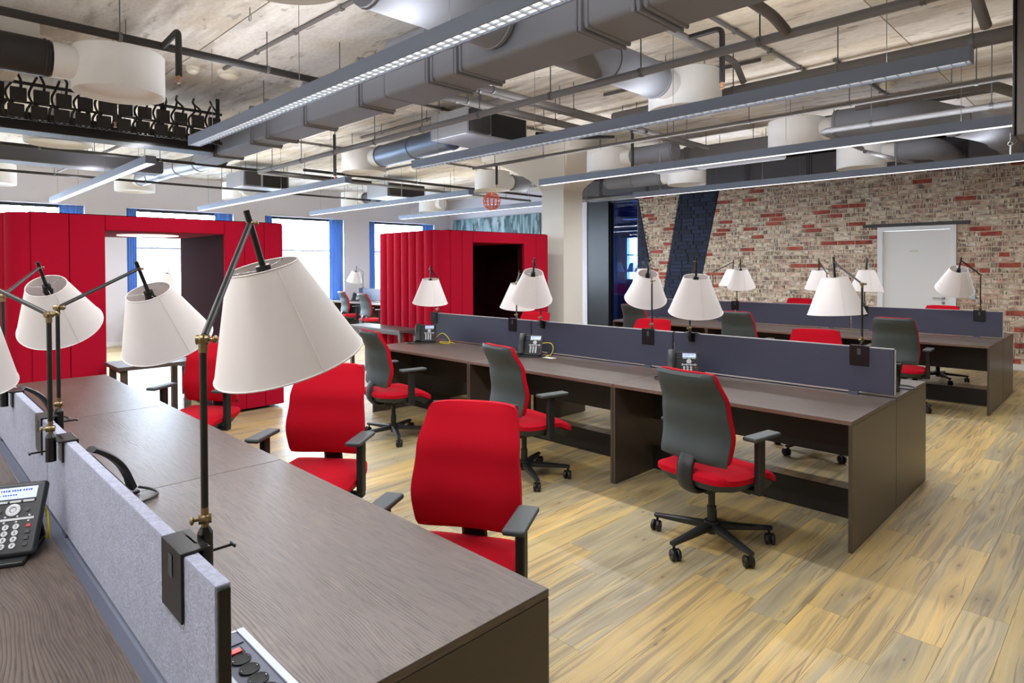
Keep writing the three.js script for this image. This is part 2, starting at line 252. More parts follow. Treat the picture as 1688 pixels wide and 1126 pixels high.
{
  // bricks: one by one, the navy bands cut them along slanting lines
  const wash = [[1, 1, 1], [0.94, 0.9, 0.86], [1, 0.93, 0.9], [0.86, 0.82, 0.78]].map((c) => { const m = std('#ffffff', 0.95, 0, { map: washTex, bumpMap: washTex, bumpScale: 0.002 }); m.color.setRGB(...c); return m; });
  const redm = [[1, 1, 1], [0.85, 0.8, 0.8]].map((c) => { const m = std('#ffffff', 0.9, 0, { map: redTex, bumpMap: speckBump, bumpScale: 0.002 }); m.color.setRGB(...c); return m; });
  const navym = ['#18203a', '#1d2744', '#131a30', '#080a14'].map((c) => std(c, 0.8, 0, { bumpMap: speckBump, bumpScale: 0.002 }));
  const all = [...wash, ...redm, ...navym];
  const clip = (poly, a, b, c) => { const out = []; for (let i = 0; i < poly.length; i++) { const p = poly[i], q = poly[(i + 1) % poly.length], dp = a * p[0] + b * p[1] + c, dq = a * q[0] + b * q[1] + c; if (dp >= 0) out.push(p); if ((dp >= 0) !== (dq >= 0)) { const t = dp / (dp - dq); out.push([lerp(p[0], q[0], t), lerp(p[1], q[1], t)]); } } return out; };
  const area = (p) => { let s = 0; for (let i = 0; i < p.length; i++) { const q = p[(i + 1) % p.length]; s += p[i][0] * q[1] - q[0] * p[i][1]; } return Math.abs(s) / 2; };
  const prism = (poly, d, ou, ov) => {
    const pos = [], uv = [], n = poly.length, z0 = ZB - 0.014, z1 = ZB + d; let cx = 0, cy = 0; poly.forEach((p) => { cx += p[0] / n; cy += p[1] / n; });
    const inn = poly.map(([x, y]) => [x + (cx - x) * 0.02, y + (cy - y) * 0.05]);
    const tri = (...v) => v.forEach(([x, y, z]) => { pos.push(x, y, z); uv.push(x + ou, y + ov); });
    for (let i = 1; i < n - 1; i++) tri([...inn[0], z1], [...inn[i], z1], [...inn[i + 1], z1]);
    for (let i = 0; i < n; i++) { const j = (i + 1) % n; tri([...poly[i], z0], [...poly[j], z0], [...inn[j], z1]); tri([...poly[i], z0], [...inn[j], z1], [...inn[i], z1]); }
    const g = new THREE.BufferGeometry(); g.setAttribute('position', new THREE.Float32BufferAttribute(pos, 3)); g.setAttribute('uv', new THREE.Float32BufferAttribute(uv, 2)); g.computeVertexNormals(); return g;
  };
  // slanted edges, x = x0 + k (3.13 - y)
  const lines = [[-8.16, 0.208], [-7.12, -0.189], [-6.2, -0.218]];
  const bricks = [], CH = 0.0825, BL = 0.288;
  for (let r = 0; r < 44; r++) {
    let x = GX1 + 0.004 - (r % 2) * BL / 2 - hash(r, 1, 2) * 0.05; const y0 = r * CH + 0.006, y1 = y0 + CH - 0.014 + (hash(r, 5, 5) - 0.5) * 0.003;
    while (x < XR) {
      let L = BL - 0.015; const h = hash(Math.round(x * 100), r, 3); if (h < 0.12) L = BL / 2 - 0.015; else if (h < 0.2) L = BL * 0.75 - 0.015; if (x < -1 ? false : hash(r, Math.round(x * 10), 9) < 0) L = BL;
      let a = Math.max(x, GX1 + 0.004), b = Math.min(x + L, XR); x += L + 0.015;
      if (b - a < 0.03 || y1 > YC) continue;
      const spans = []; if (y0 < DY + 0.045) { const l = DX0 - 0.06, q = DX1 + 0.06; if (b < l || a > q) spans.push([a, b]); else { if (a < l - 0.03) spans.push([a, l - 0.004]); if (b > q + 0.03) spans.push([q + 0.004, b]); } } else spans.push([a, b]);
      for (const [p, q] of spans) {
        const quad = [[p, y0], [q, y0], [q, y1], [p, y1]];
        const regions = [[1, 0], [0, 1], [1, 2], [0, 3]];
        for (let k = 0; k < 4; k++) {
          let poly = quad; const g = 0.006;
          if (k > 0) { const [lx, s] = lines[k - 1]; poly = clip(poly, 1, s, -(lx + s * 3.13) - g); }
          if (k < 3 && poly.length) { const [lx, s] = lines[k]; poly = clip(poly, -1, -s, (lx + s * 3.13) - g); }
          if (poly.length < 3 || area(poly) < 3e-4) continue;
          let mi; const hc = hash(Math.round(p * 200), r, 77);
          if (regions[k][0]) mi = 6 + Math.floor(hc * 3); else { const f = y0 < 1.6 ? 0.15 : 0.085; mi = hc < f ? 4 + Math.floor(hash(r, Math.round(p * 50), 4) * 2) : Math.floor(hash(Math.round(p * 77), r, 12) * 4); }
          bricks.push({ x: (p + q) / 2, y: (y0 + y1) / 2, g: prism(poly, 0.003 + 0.006 * hash(r, Math.round(p * 31), 6), hash(r, Math.round(p * 19), 1) * 3, hash(r, Math.round(p * 23), 2) * 3), mi });
        }
      }
    }
  }
  const band = (k0, k1) => { const P = (k, y) => k < 0 ? GX1 : lines[k][0] + lines[k][1] * (3.13 - y); const sh = new THREE.Shape([[P(k0, 0), 0], [P(k1, 0), 0], [P(k1, 3.6), 3.6], [P(k0, 3.6), 3.6]].map(([x, y]) => new THREE.Vector2(Math.max(x, GX1 + 0.001), y))); return new THREE.ExtrudeGeometry(sh, { depth: 0.004, bevelEnabled: false }).translate(0, 0, ZB - 0.0125); };
  mesh('painted_mortar', band(-1, 0), navym[3], wallBrick); mesh('painted_mortar', band(1, 2), navym[3], wallBrick);
  const vis = (b) => b.x < -1.25 && b.x > -8.2 && b.y > 1.0 && b.y < 3.15 && !(b.x > -1.9 && b.y > 2.95);
  bricks.sort((a, b) => (vis(a) ? 0 : 1) - (vis(b) ? 0 : 1) || b.x - a.x);
  const rest = all.map(() => []);
  bricks.forEach((b, i) => { if (i < 300) mesh('brick', b.g, all[b.mi], wallBrick); else rest[b.mi].push(b.g); });
  rest.forEach((l, i) => { if (l.length) { const o = mesh('brick_field', mergeGeometries(l), all[i], wallBrick); o.userData.kind = 'stuff'; } });
  mesh('lintel', rbox(-3.47, -1.925, 2.272, 2.325, ZB - 0.01, ZB + 0.05, 0.004), M.black, wallBrick);
}
{
  const d = new THREE.Group(); d.name = 'door_1'; d.userData.kind = 'structure'; scene.add(d);
  mesh('door_frame', [box(DX0 - 0.055, DX0 + 0.03, 0, DY, ZB - 0.1, ZB + 0.03), box(DX1 - 0.03, DX1 + 0.055, 0, DY, ZB - 0.1, ZB + 0.03), box(DX0 + 0.03, DX1 - 0.03, DY - 0.07, DY, ZB - 0.1, ZB + 0.03)], M.trimWhite, d);
  mesh('door_leaf', rbox(DX0 + 0.033, DX1 - 0.033, 0.006, DY - 0.073, ZB - 0.045, ZB - 0.005, 0.003), M.doorWhite, d);
  const h = mesh('handle', [cyl(V(-2.28, 1.07, ZB - 0.005), V(-2.28, 1.07, ZB + 0.06), 0.01), cyl(V(-2.28, 1.07, ZB + 0.055), V(-2.42, 1.07, ZB + 0.055), 0.01), cyl(V(-2.28, 1.07, ZB - 0.006), V(-2.28, 1.07, ZB + 0.006), 0.026)], M.chrome, d);
  mesh('lock_plate', cyl(V(-2.28, 0.99, ZB - 0.006), V(-2.28, 0.99, ZB + 0.006), 0.024), M.chrome, d);
  mesh('name_plate', box(-2.76, -2.63, 1.835, 1.865, ZB - 0.005, ZB), std('#d8cfa4', 0.5), d);
}
one('light_switch', 'pale grey light switch on the brick wall right of the door', 'switch', rbox(-1.93, -1.85, 1.06, 1.14, ZB + 0.001, ZB + 0.02, 0.006), std('#b9c2cf', 0.5));
// glazed opening with a blue room behind
{
  const w = new THREE.Group(); w.name = 'window_6'; w.userData.kind = 'structure'; scene.add(w);
  mesh('pane', box(GX0 + 0.03, GX1 - 0.02, 0.05, 3.12, ZB - 0.06, ZB - 0.05), M.blueGlass, w);
  mesh('window_frame', [box(GX0, GX0 + 0.03, 0, 3.17, ZB - 0.08, ZB + 0.01), box(GX1 - 0.02, GX1, 0, 3.17, ZB - 0.08, ZB + 0.01), box(GX0 + 0.03, GX1 - 0.02, 0, 0.05, ZB - 0.08, ZB + 0.01), box(GX0 + 0.03, GX1 - 0.02, 3.12, 3.17, ZB - 0.08, ZB + 0.01)], M.black, w);
  struct('trim_1', box(-9.6, GX0, 0, 3.17, ZB, ZB + 0.06), M.black, null, 'tall black panel beside the glazed opening');
  struct('trim_2', box(-9.8, -9.605, 0, 3.2, ZB, ZB + 0.08), M.wallWhite, null, 'pale grey post beside the black panel');
  const z1 = -16.8;
  struct('wall_annex_back', [box(-13, -11.68, 0, 3.6, z1 - 0.2, z1), box(-11, -6, 0, 3.6, z1 - 0.2, z1), box(-11.68, -11, 0, 1.2, z1 - 0.2, z1), box(-11.68, -11, 2.52, 3.6, z1 - 0.2, z1)], M.steelBlue);
  struct('wall_annex_left', box(-13.2, -13, 0, 3.6, z1 - 0.2, ZB - TH), M.steelBlue); struct('wall_annex_right', box(-6, -5.8, 0, 3.6, z1 - 0.2, ZB - TH), M.steelBlue);
  struct('ceiling_annex', box(-13.2, -5.8, 3.6, 3.8, z1 - 0.2, ZB - TH), M.steelBlue);
  const v = new THREE.Group(); v.name = 'window_7'; v.userData.kind = 'structure'; scene.add(v);
  mesh('window_frame', [box(-11.68, -11.64, 1.2, 2.52, z1 - 0.1, z1 - 0.02), box(-11.04, -11, 1.2, 2.52, z1 - 0.1, z1 - 0.02), box(-11.64, -11.04, 1.95, 1.99, z1 - 0.1, z1 - 0.02)], M.trimWhite, v); mesh('pane', box(-11.64, -11.04, 1.2, 2.52, z1 - 0.07, z1 - 0.065), M.glass, v);
  const d = thing('desk', 'blue desk with a tall screen in the room behind the blue glass', 'desk'); mesh('worktop', rbox(-12.2, -9.6, 0.72, 0.75, -16.4, -15.6, 0.004), M.blueDesk, d); one('desk_screen', 'blue screen on the desk in the room behind the blue glass', 'screen', rbox(-12, -9.6, 0.751, 1.15, -16.02, -15.99, 0.004), M.blueDesk); mesh('leg', box(-12.15, -12.11, 0, 0.72, -16.3, -15.7), M.darkBoard, d); mesh('leg', box(-9.7, -9.66, 0, 0.72, -16.3, -15.7), M.darkBoard, d);
  { const l = thing('pendant_light', 'small pendant light in the room behind the blue glass', 'light', [-9.4, 2.9, -14.6]); mesh('housing', box(-0.8, 0.8, 0.01, 0.08, -0.1, 0.1), M.fixture, l); mesh('diffuser', box(-0.78, 0.78, 0.002, 0.01, -0.09, 0.09), M.glowSoft, l); for (const x of [-0.6, 0.6]) mesh('suspension_wire', cyl(V(x, 0.08, 0), V(x, 0.7, 0), 0.003, 0.003, 6), M.wire, l); const a = new THREE.RectAreaLight(new THREE.Color(0.85, 0.93, 1), 40, 1.5, 0.18); a.rotation.x = -Math.PI / 2; l.add(a); }
  one('wall_art', 'patterned grey-green panel on the white wall above the ribbed red cubicle', 'panel', (() => { const g = new THREE.BoxGeometry(3.6, 2.0, 0.04).translate(-13.0, 2.03, ZB + 0.021); return g; })(), std('#ffffff', 0.7, 0, { map: dripTex }));
}
// outside: pale blocks across the street
{
  struct('ground_outside', box(-80, XL - TH - 0.01, -6.2, -6, -60, 40), M.ground);
  const bl = (x, z, w, h, d, m, label) => { const b = thing('building', label, 'building', [x, -6, z]); mesh('wall', box(-d / 2, d / 2, 0, h, -w / 2, w / 2), m, b); for (let k = 1; k < h / 3.2; k++) mesh('window_band', box(d / 2, d / 2 + 0.05, k * 3.2 - 1.9, k * 3.2 - 0.6, -w / 2 + 0.6, w / 2 - 0.6), M.building, b); mesh('parapet', box(-d / 2 - 0.1, d / 2 + 0.1, h, h + 0.3, -w / 2 - 0.1, w / 2 + 0.1), M.buildingPale, b); };
  bl(-46, -12, 9, 8.9, 9, M.buildingPale, 'pale office block outside, seen through the red passage'); bl(-52, -24, 11, 8.4, 9, M.buildingPale, 'low pale block outside the wide window'); bl(-50, -38, 10, 9.4, 9, M.buildingPale, 'pale block outside the window beside the ribbed cubicle');
}
// columns with flared heads
function column(x, z, label) {
  const c = new THREE.Group(); c.name = numbered('column'); c.position.set(x, 0, z); scene.add(c); tag(c, label, 'column');
  mesh('shaft', rbox(-0.25, 0.25, 0, 2.92, -0.25, 0.25, 0.012), M.plaster, c);
  const n = 10, prof = []; for (let i = 0; i <= n; i++) { const t = i / n; prof.push([0.25 + 0.62 * Math.pow(t, 1.5), 2.9 + 0.52 * t]); }
  const pos = []; const P = (k, i) => { const [r, y] = prof[i]; const s = [[-1, -1], [1, -1], [1, 1], [-1, 1]][k % 4]; return [s[0] * r, y, s[1] * r]; };
  for (let k = 0; k < 4; k++) for (let i = 0; i < n; i++) { const a = P(k, i), b = P(k + 1, i), d = P(k, i + 1), e = P(k + 1, i + 1); pos.push(...a, ...e, ...b, ...a, ...d, ...e); }
  const g = new THREE.BufferGeometry(); g.setAttribute('position', new THREE.Float32BufferAttribute(pos, 3)); g.computeVertexNormals();
  mesh('capital', uvm(toCreasedNormals(g, 0.5)), M.plaster, c); mesh('drop_panel', box(-0.98, 0.98, 3.42, YC - 0.001, -0.98, 0.98), M.plaster, c);
}
column(-7.05, -8.25, 'square white column with flared head behind the middle desks'); column(-7.15, 0.1, 'white column at the left edge, only its flared head in view');

// ------------------------------------------------------------------ red upholstered cubicles
const padGeo = (w, h, t = 0.05, r = 0.009) => new RoundedBoxGeometry(w, h, t, 3, r);
function rib(len, h, parent, pos, turn) {   // one vertical padded channel, bulging outwards along its local z
  const g = uvm(slab((u, v) => [lerp(-len / 2, len / 2, u), v * h, 0.02 + 0.045 * Math.pow(Math.sin(Math.PI * Math.min(0.999, Math.max(0.001, u))), 0.6)], (u, v) => [lerp(-len / 2, len / 2, u), v * h, 0], 10, 1, 0.9));
  const m = mesh('padded_rib', g, M.podRed, parent); m.position.set(...pos); m.rotation.y = turn; return m;
}
function panel(w, h, parent, pos, turn) { const m = mesh('padded_panel', uvm(padGeo(w - 0.004, h).translate(0, h / 2, 0.02)), M.podRed, parent); m.position.set(...pos); m.rotation.y = turn; return m; }
function pod(name, label, x0, x1, z0, z1, oz0, oz1, oh, hgt, through) {   // x1: front face, z1: near side; opening oz0..oz1 in the front
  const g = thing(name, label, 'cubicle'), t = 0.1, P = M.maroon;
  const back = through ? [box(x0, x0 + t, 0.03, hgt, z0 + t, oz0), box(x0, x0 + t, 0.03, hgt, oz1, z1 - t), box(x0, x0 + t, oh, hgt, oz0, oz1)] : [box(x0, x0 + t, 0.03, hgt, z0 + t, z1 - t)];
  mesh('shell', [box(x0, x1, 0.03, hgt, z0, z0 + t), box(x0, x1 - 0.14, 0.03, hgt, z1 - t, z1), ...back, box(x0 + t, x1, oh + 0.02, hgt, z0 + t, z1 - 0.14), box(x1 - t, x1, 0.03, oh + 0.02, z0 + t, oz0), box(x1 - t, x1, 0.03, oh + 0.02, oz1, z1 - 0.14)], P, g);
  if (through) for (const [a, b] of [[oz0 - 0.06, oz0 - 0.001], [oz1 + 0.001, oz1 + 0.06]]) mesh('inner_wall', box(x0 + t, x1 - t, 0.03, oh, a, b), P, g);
  mesh('ceiling_lining', box(x0 + t + 0.01, x1 - 0.01, oh, oh + 0.02, oz0, oz1), M.podRed, g);
  // near side: vertical ribs
  const n = Math.round((x1 - x0 - 0.16) / 0.185), w = (x1 - x0 - 0.16) / n;
  for (let i = 0; i < n; i++) rib(w, hgt - 0.04, g, [x0 + w * (i + 0.5), 0.03, z1], 0);
  // rounded corner
  const c = new THREE.CylinderGeometry(0.17, 0.17, hgt - 0.04, 14, 1, false, 0, Math.PI / 2).translate(x1 - 0.14, 0.03 + (hgt - 0.04) / 2, z1 - 0.14); mesh('corner_panel', uvm(c), M.podRed, g);
  // front: flat padded panels either side of the opening and one above
  const strip = (a, b, k) => { const w2 = (b - a) / k; for (let i = 0; i < k; i++) panel(w2, hgt - 0.04, g, [x1, 0.03, a + w2 * (i + 0.5)], Math.PI / 2); };
  strip(oz1, z1 - 0.14, Math.max(2, Math.round((z1 - 0.14 - oz1) / 0.24))); strip(z0, oz0, Math.max(2, Math.round((oz0 - z0) / 0.24)));
  const m = mesh('padded_panel', uvm(padGeo(oz1 - oz0, hgt - oh - 0.01)), M.podRed, g); m.position.set(x1 + 0.02, (hgt - 0.01 + oh) / 2, (oz0 + oz1) / 2); m.rotation.y = Math.PI / 2;
  return g;
}
const pod1 = pod('red_cubicle', 'large red padded cubicle with an open passage to the window, left', -8.55, -7.13, -3.28, -0.78, -2.62, -1.5, 1.985, 2.14, true);
{ // round ceiling light in the passage
  const l = mesh('ceiling_light', cyl(V(-7.8, 1.984, -2.06), V(-7.8, 1.974, -2.06), 0.3, 0.3, 40), M.glowSoft, pod1);
  const a = new THREE.RectAreaLight(new THREE.Color(1, 0.97, 0.94), 1.5, 0.5, 0.5); a.position.set(-7.8, 1.972, -2.06); a.rotation.x = -Math.PI / 2; pod1.add(a);
}
pod('red_cubicle', 'ribbed red padded cubicle with a dark doorway behind the middle desks', -8.33, -6.86, -7.62, -5.44, -7.06, -6.0, 1.97, 2.14, false);
function sideTable(label, x0, x1, z0, z1, h) {
  const t = thing('side_table', label, 'table'); mesh('table_top', rbox(x0, x1, h - 0.035, h, z0, z1, 0.004, 2), M.table, t);
  for (const [x, z] of [[x0 + 0.06, z0 + 0.06], [x1 - 0.06, z0 + 0.06], [x0 + 0.06, z1 - 0.06], [x1 - 0.06, z1 - 0.06]]) mesh('leg', box(x - 0.025, x + 0.025, 0, h - 0.035, z - 0.025, z + 0.025), M.table, t);
  mesh('apron', [box(x0 + 0.085, x1 - 0.085, h - 0.075, h - 0.036, z0 + 0.05, z0 + 0.07), box(x0 + 0.085, x1 - 0.085, h - 0.075, h - 0.036, z1 - 0.07, z1 - 0.05)], M.table, t);
}
sideTable('small dark table standing before the open passage of the red cubicle', -7.02, -6.5, -2.12, -1.46, 0.72); sideTable('dark narrow table against the ribbed side of the red cubicle', -8.6, -7.2, -5.36, -4.98, 0.74);

// ------------------------------------------------------------------ desks: three rows of two by three, low screens between
const DH = 0.745, MX = 1.632, RX = -1.13;
function desk(label, x1, zf, zb, dir, group) {   // x1: right end; zf: sitting edge; zb: inner edge; dir: +1 when zf > zb
  const d = thing('desk', label, 'desk', [0, 0, 0], 0, group), x0 = x1 - MX + 0.003, lo = Math.min(zf, zb), hi = Math.max(zf, zb);
  const top = rbox(x0, x1, DH - 0.025, DH, lo, hi, 0.0025, 1), uv = top.attributes.uv, ou = rnd() * 2.4, ov = rnd() * 0.9; for (let i = 0; i < uv.count; i++) uv.setXY(i, uv.getX(i) + ou, uv.getY(i) + ov);
  mesh('worktop', top, M.oak, d);
  mesh('edge_band', box(x0 + 0.002, x1 - 0.002, DH - 0.0235, DH - 0.003, zf, zf + dir * 0.0015), M.edge, d);
  mesh('side_panel', rbox(x1 - 0.02, x1, 0.004, DH - 0.026, lo, hi, 0.0015), M.laminate, d); mesh('side_panel', rbox(x0, x0 + 0.02, 0.004, DH - 0.026, lo, hi, 0.0015), M.laminate, d);
  const zm = zb + dir * 0.3; mesh('modesty_panel', box(x0 + 0.021, x1 - 0.021, 0.4, DH - 0.027, zm, zm - dir * 0.018), M.darkBoard, d); if (dir > 0) mesh('foot_board', box(x0 + 0.021, x1 - 0.021, 0.004, 0.185, zm, zm - dir * 0.018), M.darkBoard, d);
  return d;
}
const where = ['right-hand', 'centre', 'left-hand'];
const rows = [['front row', -0.41, 0.447, -0.372, -1.262, -0.45], ['middle row', -4.66, -3.8, -4.62, -5.5, -4.7], ['back row', -9.2, -8.3, -9.16, -10.06, -9.24]];
rows.forEach(([rn, zd, zf, zb, zf2, zb2], r) => {
  for (let k = 0; k < 3; k++) {
    desk(`${where[k]} dark oak desk of the ${rn}, ${r === 0 ? 'on the near-left side of its grey screen' : 'on the camera side of its slate screen'}`, RX - k * MX, zf, zb, 1, 'dark oak desks in three rows');
    desk(`${where[k]} dark oak desk of the ${rn}, ${r === 0 ? 'on the red-chair side of its grey screen' : 'on the far side of its slate screen'}`, RX - k * MX, zf2, zb2, -1, 'dark oak desks in three rows');
    const x1 = RX - k * MX - 0.002, x0 = x1 - MX + 0.004, s = thing('desk_screen', `${r === 0 ? 'light grey felt' : 'slate blue'} desk screen, ${where[k]} panel of the ${rn}`, 'screen', [0, 0, 0], 0, 'low screens between the desks');
    mesh('screen_panel', rbox(x0 + 0.012, x1 - (k ? 0 : 0.0), 0.765, 1.065, zd - 0.014, zd + 0.014, 0.004, 2), r === 0 ? M.felt : M.slate, s);
    if (r) mesh('top_trim', box(x0 + 0.012, x1, 1.0655, 1.069, zd - 0.011, zd + 0.011), M.slateEdge, s);
    if (k === 0) mesh('end_cap', rbox(x1 + 0.0005, x1 + 0.007, 0.765, 1.06, zd - 0.011, zd + 0.011, 0.003), r ? M.slateEdge : M.black, s);
    for (const q of [0.25, MX - 0.25]) mesh('bracket', box(x0 + q - 0.03, x0 + q + 0.03, 0.7365, 0.766, zd - 0.008, zd + 0.008), M.channel, s);
    const c = one('cable_channel', `slate cable channel under the ${where[k]} screen of the ${rn}`, 'channel', [box(x0, x1, 0.68, 0.736, Math.min(zb, zb2) + 0.001, Math.max(zb, zb2) - 0.001)], M.channel, 'cable channels under the screens');
    if (k === 0 || k === 2) mesh('end_filler', box(k ? x0 : x1 - 0.02, k ? x0 + 0.02 : x1 + 0.001, 0.004, DH - 0.03, Math.min(zb, zb2) + 0.001, Math.max(zb, zb2) - 0.001), M.laminate, c);
  }
});

// ------------------------------------------------------------------ office chair, facing local -z, base centre at the origin
function makeChair() {
  const c = thing('office_chair', '', 'chair');
  const hw = (v) => curve([[0, 0.228], [0.03, 0.231], [0.3, 0.237], [0.65, 0.222], [0.97, 0.2], [1, 0.194]], v), zc = (v) => curve([[0, 0.2], [0.3, 0.172], [0.6, 0.195], [1, 0.278]], v), yy = (v) => 0.525 + 0.515 * v;
  const at = (o, k) => (u, v) => { const s = 2 * u - 1, e = 1 - Math.pow(Math.abs(s), 6), ev = 1 - Math.pow(Math.abs(2 * v - 1), 14); const q = 2 * v - 1; return [s * hw(v) * k * Math.sqrt(1 - 0.1 * Math.pow(Math.abs(q), 14)), yy(v) - Math.sign(q) * 0.009 * Math.pow(Math.abs(q), 6) * Math.pow(Math.abs(s), 6), zc(v) - 0.035 * s * s + (o < 0 ? o * (0.55 + 0.45 * e * ev) : o)]; };
  mesh('backrest_cushion', slab(at(0.004, 1), at(-0.05, 1), 18, 22), M.red, c);
  mesh('backrest_shell', slab((u, v) => { const s = 2 * u - 1, e = (1 - Math.pow(Math.abs(s), 6)) * (1 - Math.pow(Math.abs(2 * v - 1), 14)); return [s * hw(v) * 0.985, yy(v) + (v > 0.98 ? -0.006 : 0), zc(v) - 0.035 * s * s + 0.012 + 0.02 * e]; }, (u, v) => { const s = 2 * u - 1; return [s * hw(v) * 0.985, yy(v) + (v > 0.98 ? -0.006 : 0), zc(v) - 0.035 * s * s + 0.0045]; }, 18, 22), M.shell, c);
  const seat = (dy, k, dome = 0) => (u, v) => { const s = 2 * u - 1, q = 2 * v - 1, t = v, w = (0.262 - 0.02 * ss(0.6, 1, t)) * k, e = Math.pow(Math.max(Math.abs(s), Math.abs(q)), 7); return [s * w * Math.sqrt(1 - 0.2 * q ** 6), 0.478 + dy - 0.05 * ss(0.3, 0, t) + 0.012 * ss(0.75, 1, t) - dome * e, -0.03 * k + 0.275 * q * k * Math.sqrt(1 - 0.2 * s ** 6)]; };
  mesh('seat_cushion', slab(seat(-0.055, 1), seat(0, 1, 0.026), 22, 22, 1.0), M.red, c); mesh('seat_shell', slab(seat(-0.1, 0.86), seat(-0.0585, 0.97), 12, 14), M.shell, c);
  mesh('mechanism', [rbox(-0.075, 0.075, 0.325, 0.375, -0.1, 0.12, 0.012, 2), rbox(-0.1, 0.1, 0.34, 0.37, -0.04, 0.04, 0.01), cyl(V(0.07, 0.35, -0.05), V(0.2, 0.35, -0.05), 0.007), rbox(0.17, 0.23, 0.342, 0.356, -0.065, -0.03, 0.005)], M.plastic, c);
  const spine = new THREE.CatmullRomCurve3([V(0, 0.345, 0.1), V(0, 0.355, 0.19), V(0, 0.41, 0.24), V(0, 0.5, 0.238), V(0, 0.56, 0.212)]);
  const sg = new THREE.TubeGeometry(spine, 20, 0.016, 8, false); sg.scale(3.6, 1, 1); mesh('back_bar', sg, M.plastic, c);
  for (const s of [-1, 1]) {
    const a = mesh('armrest', [rbox(s * 0.262, s * 0.3, 0.37, 0.665, -0.075, -0.015, 0.01, 2)], M.plastic, c);
    mesh('arm_bracket', rbox(s * 0.07, s * 0.3, 0.352, 0.378, -0.075, -0.02, 0.008), M.plastic, a);
    mesh('arm_pad', new RoundedBoxGeometry(0.085, 0.024, 0.25, 3, 0.011).translate(s * 0.285, 0.677, -0.06), M.pad, a);
  }
  mesh('gas_lift', [cyl(V(0, 0.06, 0), V(0, 0.22, 0), 0.026, 0.026, 18), cyl(V(0, 0.2, 0), V(0, 0.33, 0), 0.02, 0.02, 18)], M.plastic, c);
  mesh('hub', cyl(V(0, 0.085, 0), V(0, 0.135, 0), 0.05, 0.042, 20), M.plastic, c);
  const leg = slab((u, v) => { const w = lerp(0.028, 0.017, v) * (2 * u - 1); return [w, lerp(0.128, 0.1, v) - 0.006 * (2 * u - 1) ** 2, lerp(0.03, 0.35, v)]; }, (u, v) => { const w = lerp(0.026, 0.014, v) * (2 * u - 1); return [w, lerp(0.088, 0.078, v), lerp(0.03, 0.35, v)]; }, 4, 6);
  const wheel = [];
  for (const s of [-1, 1]) { const g = lathe([[0.006, -0.011], [0.027, -0.011], [0.032, -0.006], [0.032, 0.006], [0.027, 0.011], [0.006, 0.011]], 20); g.rotateZ(Math.PI / 2); g.translate(s * 0.016, 0.0322, 0.02); wheel.push(g); }
  wheel.push(cyl(V(0, 0.03, 0), V(0, 0.085, 0), 0.008, 0.008, 10), cyl(V(-0.02, 0.029, 0.02), V(0.02, 0.029, 0.02), 0.006, 0.006, 8), rbox(-0.006, 0.006, 0.025, 0.058, -0.01, 0.03, 0.003)); const wg = merge(wheel);
  for (let k = 0; k < 5; k++) { const a = k * Math.PI * 2 / 5, l = mesh('leg', leg, M.plastic, c); l.rotation.y = a; const w = mesh('caster', wg, M.wheel, l); w.position.set(0, 0, 0.335); w.rotation.y = 1.1 + k * 1.7; }
  return c;
}
const chair0 = makeChair(); let firstChair = true;
// [back top x, z, facing angle in degrees (0 = -z), label]
const backOff = 0.262;
function chair(bx, bz, deg, label, group) {
  const a = deg * Math.PI / 180, f = V(-Math.sin(a), 0, -Math.cos(a)), pos = [bx + f.x * backOff, 0, bz + f.z * backOff];
  if (firstChair) { firstChair = false; chair0.position.set(...pos); chair0.rotation.y = a; tag(chair0, label, 'chair', group); return chair0; }
  return dup(chair0, 'office_chair', label, pos, a, group);
}
const CG = 'red and charcoal swivel chairs';
chair(-2.025, -1.791, 210, 'red swivel chair nearest the camera, its front turned to us', CG);
chair(-3.444, -1.908, 218, 'red swivel chair, front view, second from the near end of the front desks', CG);
chair(-5.43, -1.96, 214, 'red swivel chair half hidden behind the largest lamp shade', CG);
chair(-1.8, -3.13, -9, 'charcoal-backed red chair at the right end of the middle desks', CG);
chair(-3.39, -3.19, -12, 'charcoal-backed red chair at the centre of the middle desks', CG);
chair(-5.03, -3.12, -8, 'charcoal-backed red chair at the left end of the middle desks', CG);
chair(-5.44, -5.87, 191, 'red chair behind the middle screen in front of the white column', CG);
chair(-3.76, -5.95, 188, 'red chair behind the middle screen, centre, under two lamp shades', CG);
chair(-2.08, -5.96, 198, 'red chair behind the right part of the middle screen', CG);
chair(-5.476, -8.0, -4, 'charcoal-backed chair at the left end of the back desks', CG);
chair(-3.638, -7.61, 0, 'charcoal-backed chair at the centre of the back desks', CG);
chair(-1.92, -7.82, 3, 'charcoal-backed chair at the right end of the back desks', CG);
chair(-4.24, -11.4, 190, 'red chair against the brick wall left of the white door', CG);
chair(-1.98, -10.62, 178, 'red chair in front of the white door behind the back screen', CG);
chair(-13.66, -7.75, -10, 'far charcoal-backed chair beside the blue curtain', CG);
chair(-12.15, -7.4, -5, 'far charcoal-backed chair half hidden by the ribbed cubicle', CG);

// far desks by the windows
{
  desk('far desk at the window beside the ribbed cubicle', -13.0, -8.12, -8.83, 1); desk('far desk behind the ribbed cubicle', -11.36, -8.12, -8.83, 1);
  const s = one('desk_screen', 'far slate blue screen on the desk by the windows', 'screen', rbox(-14.63, -11.4, 0.765, 1.065, -8.864, -8.836, 0.004, 2), M.slate);
  desk('far desk at the window seen through the red passage', -13.1, -3.62, -4.28, 1); one('desk_screen', 'far slate blue screen under the lamp seen through the red passage', 'screen', rbox(-14.7, -13.1, 0.765, 1.065, -4.334, -4.306, 0.004, 2), M.slate);
}

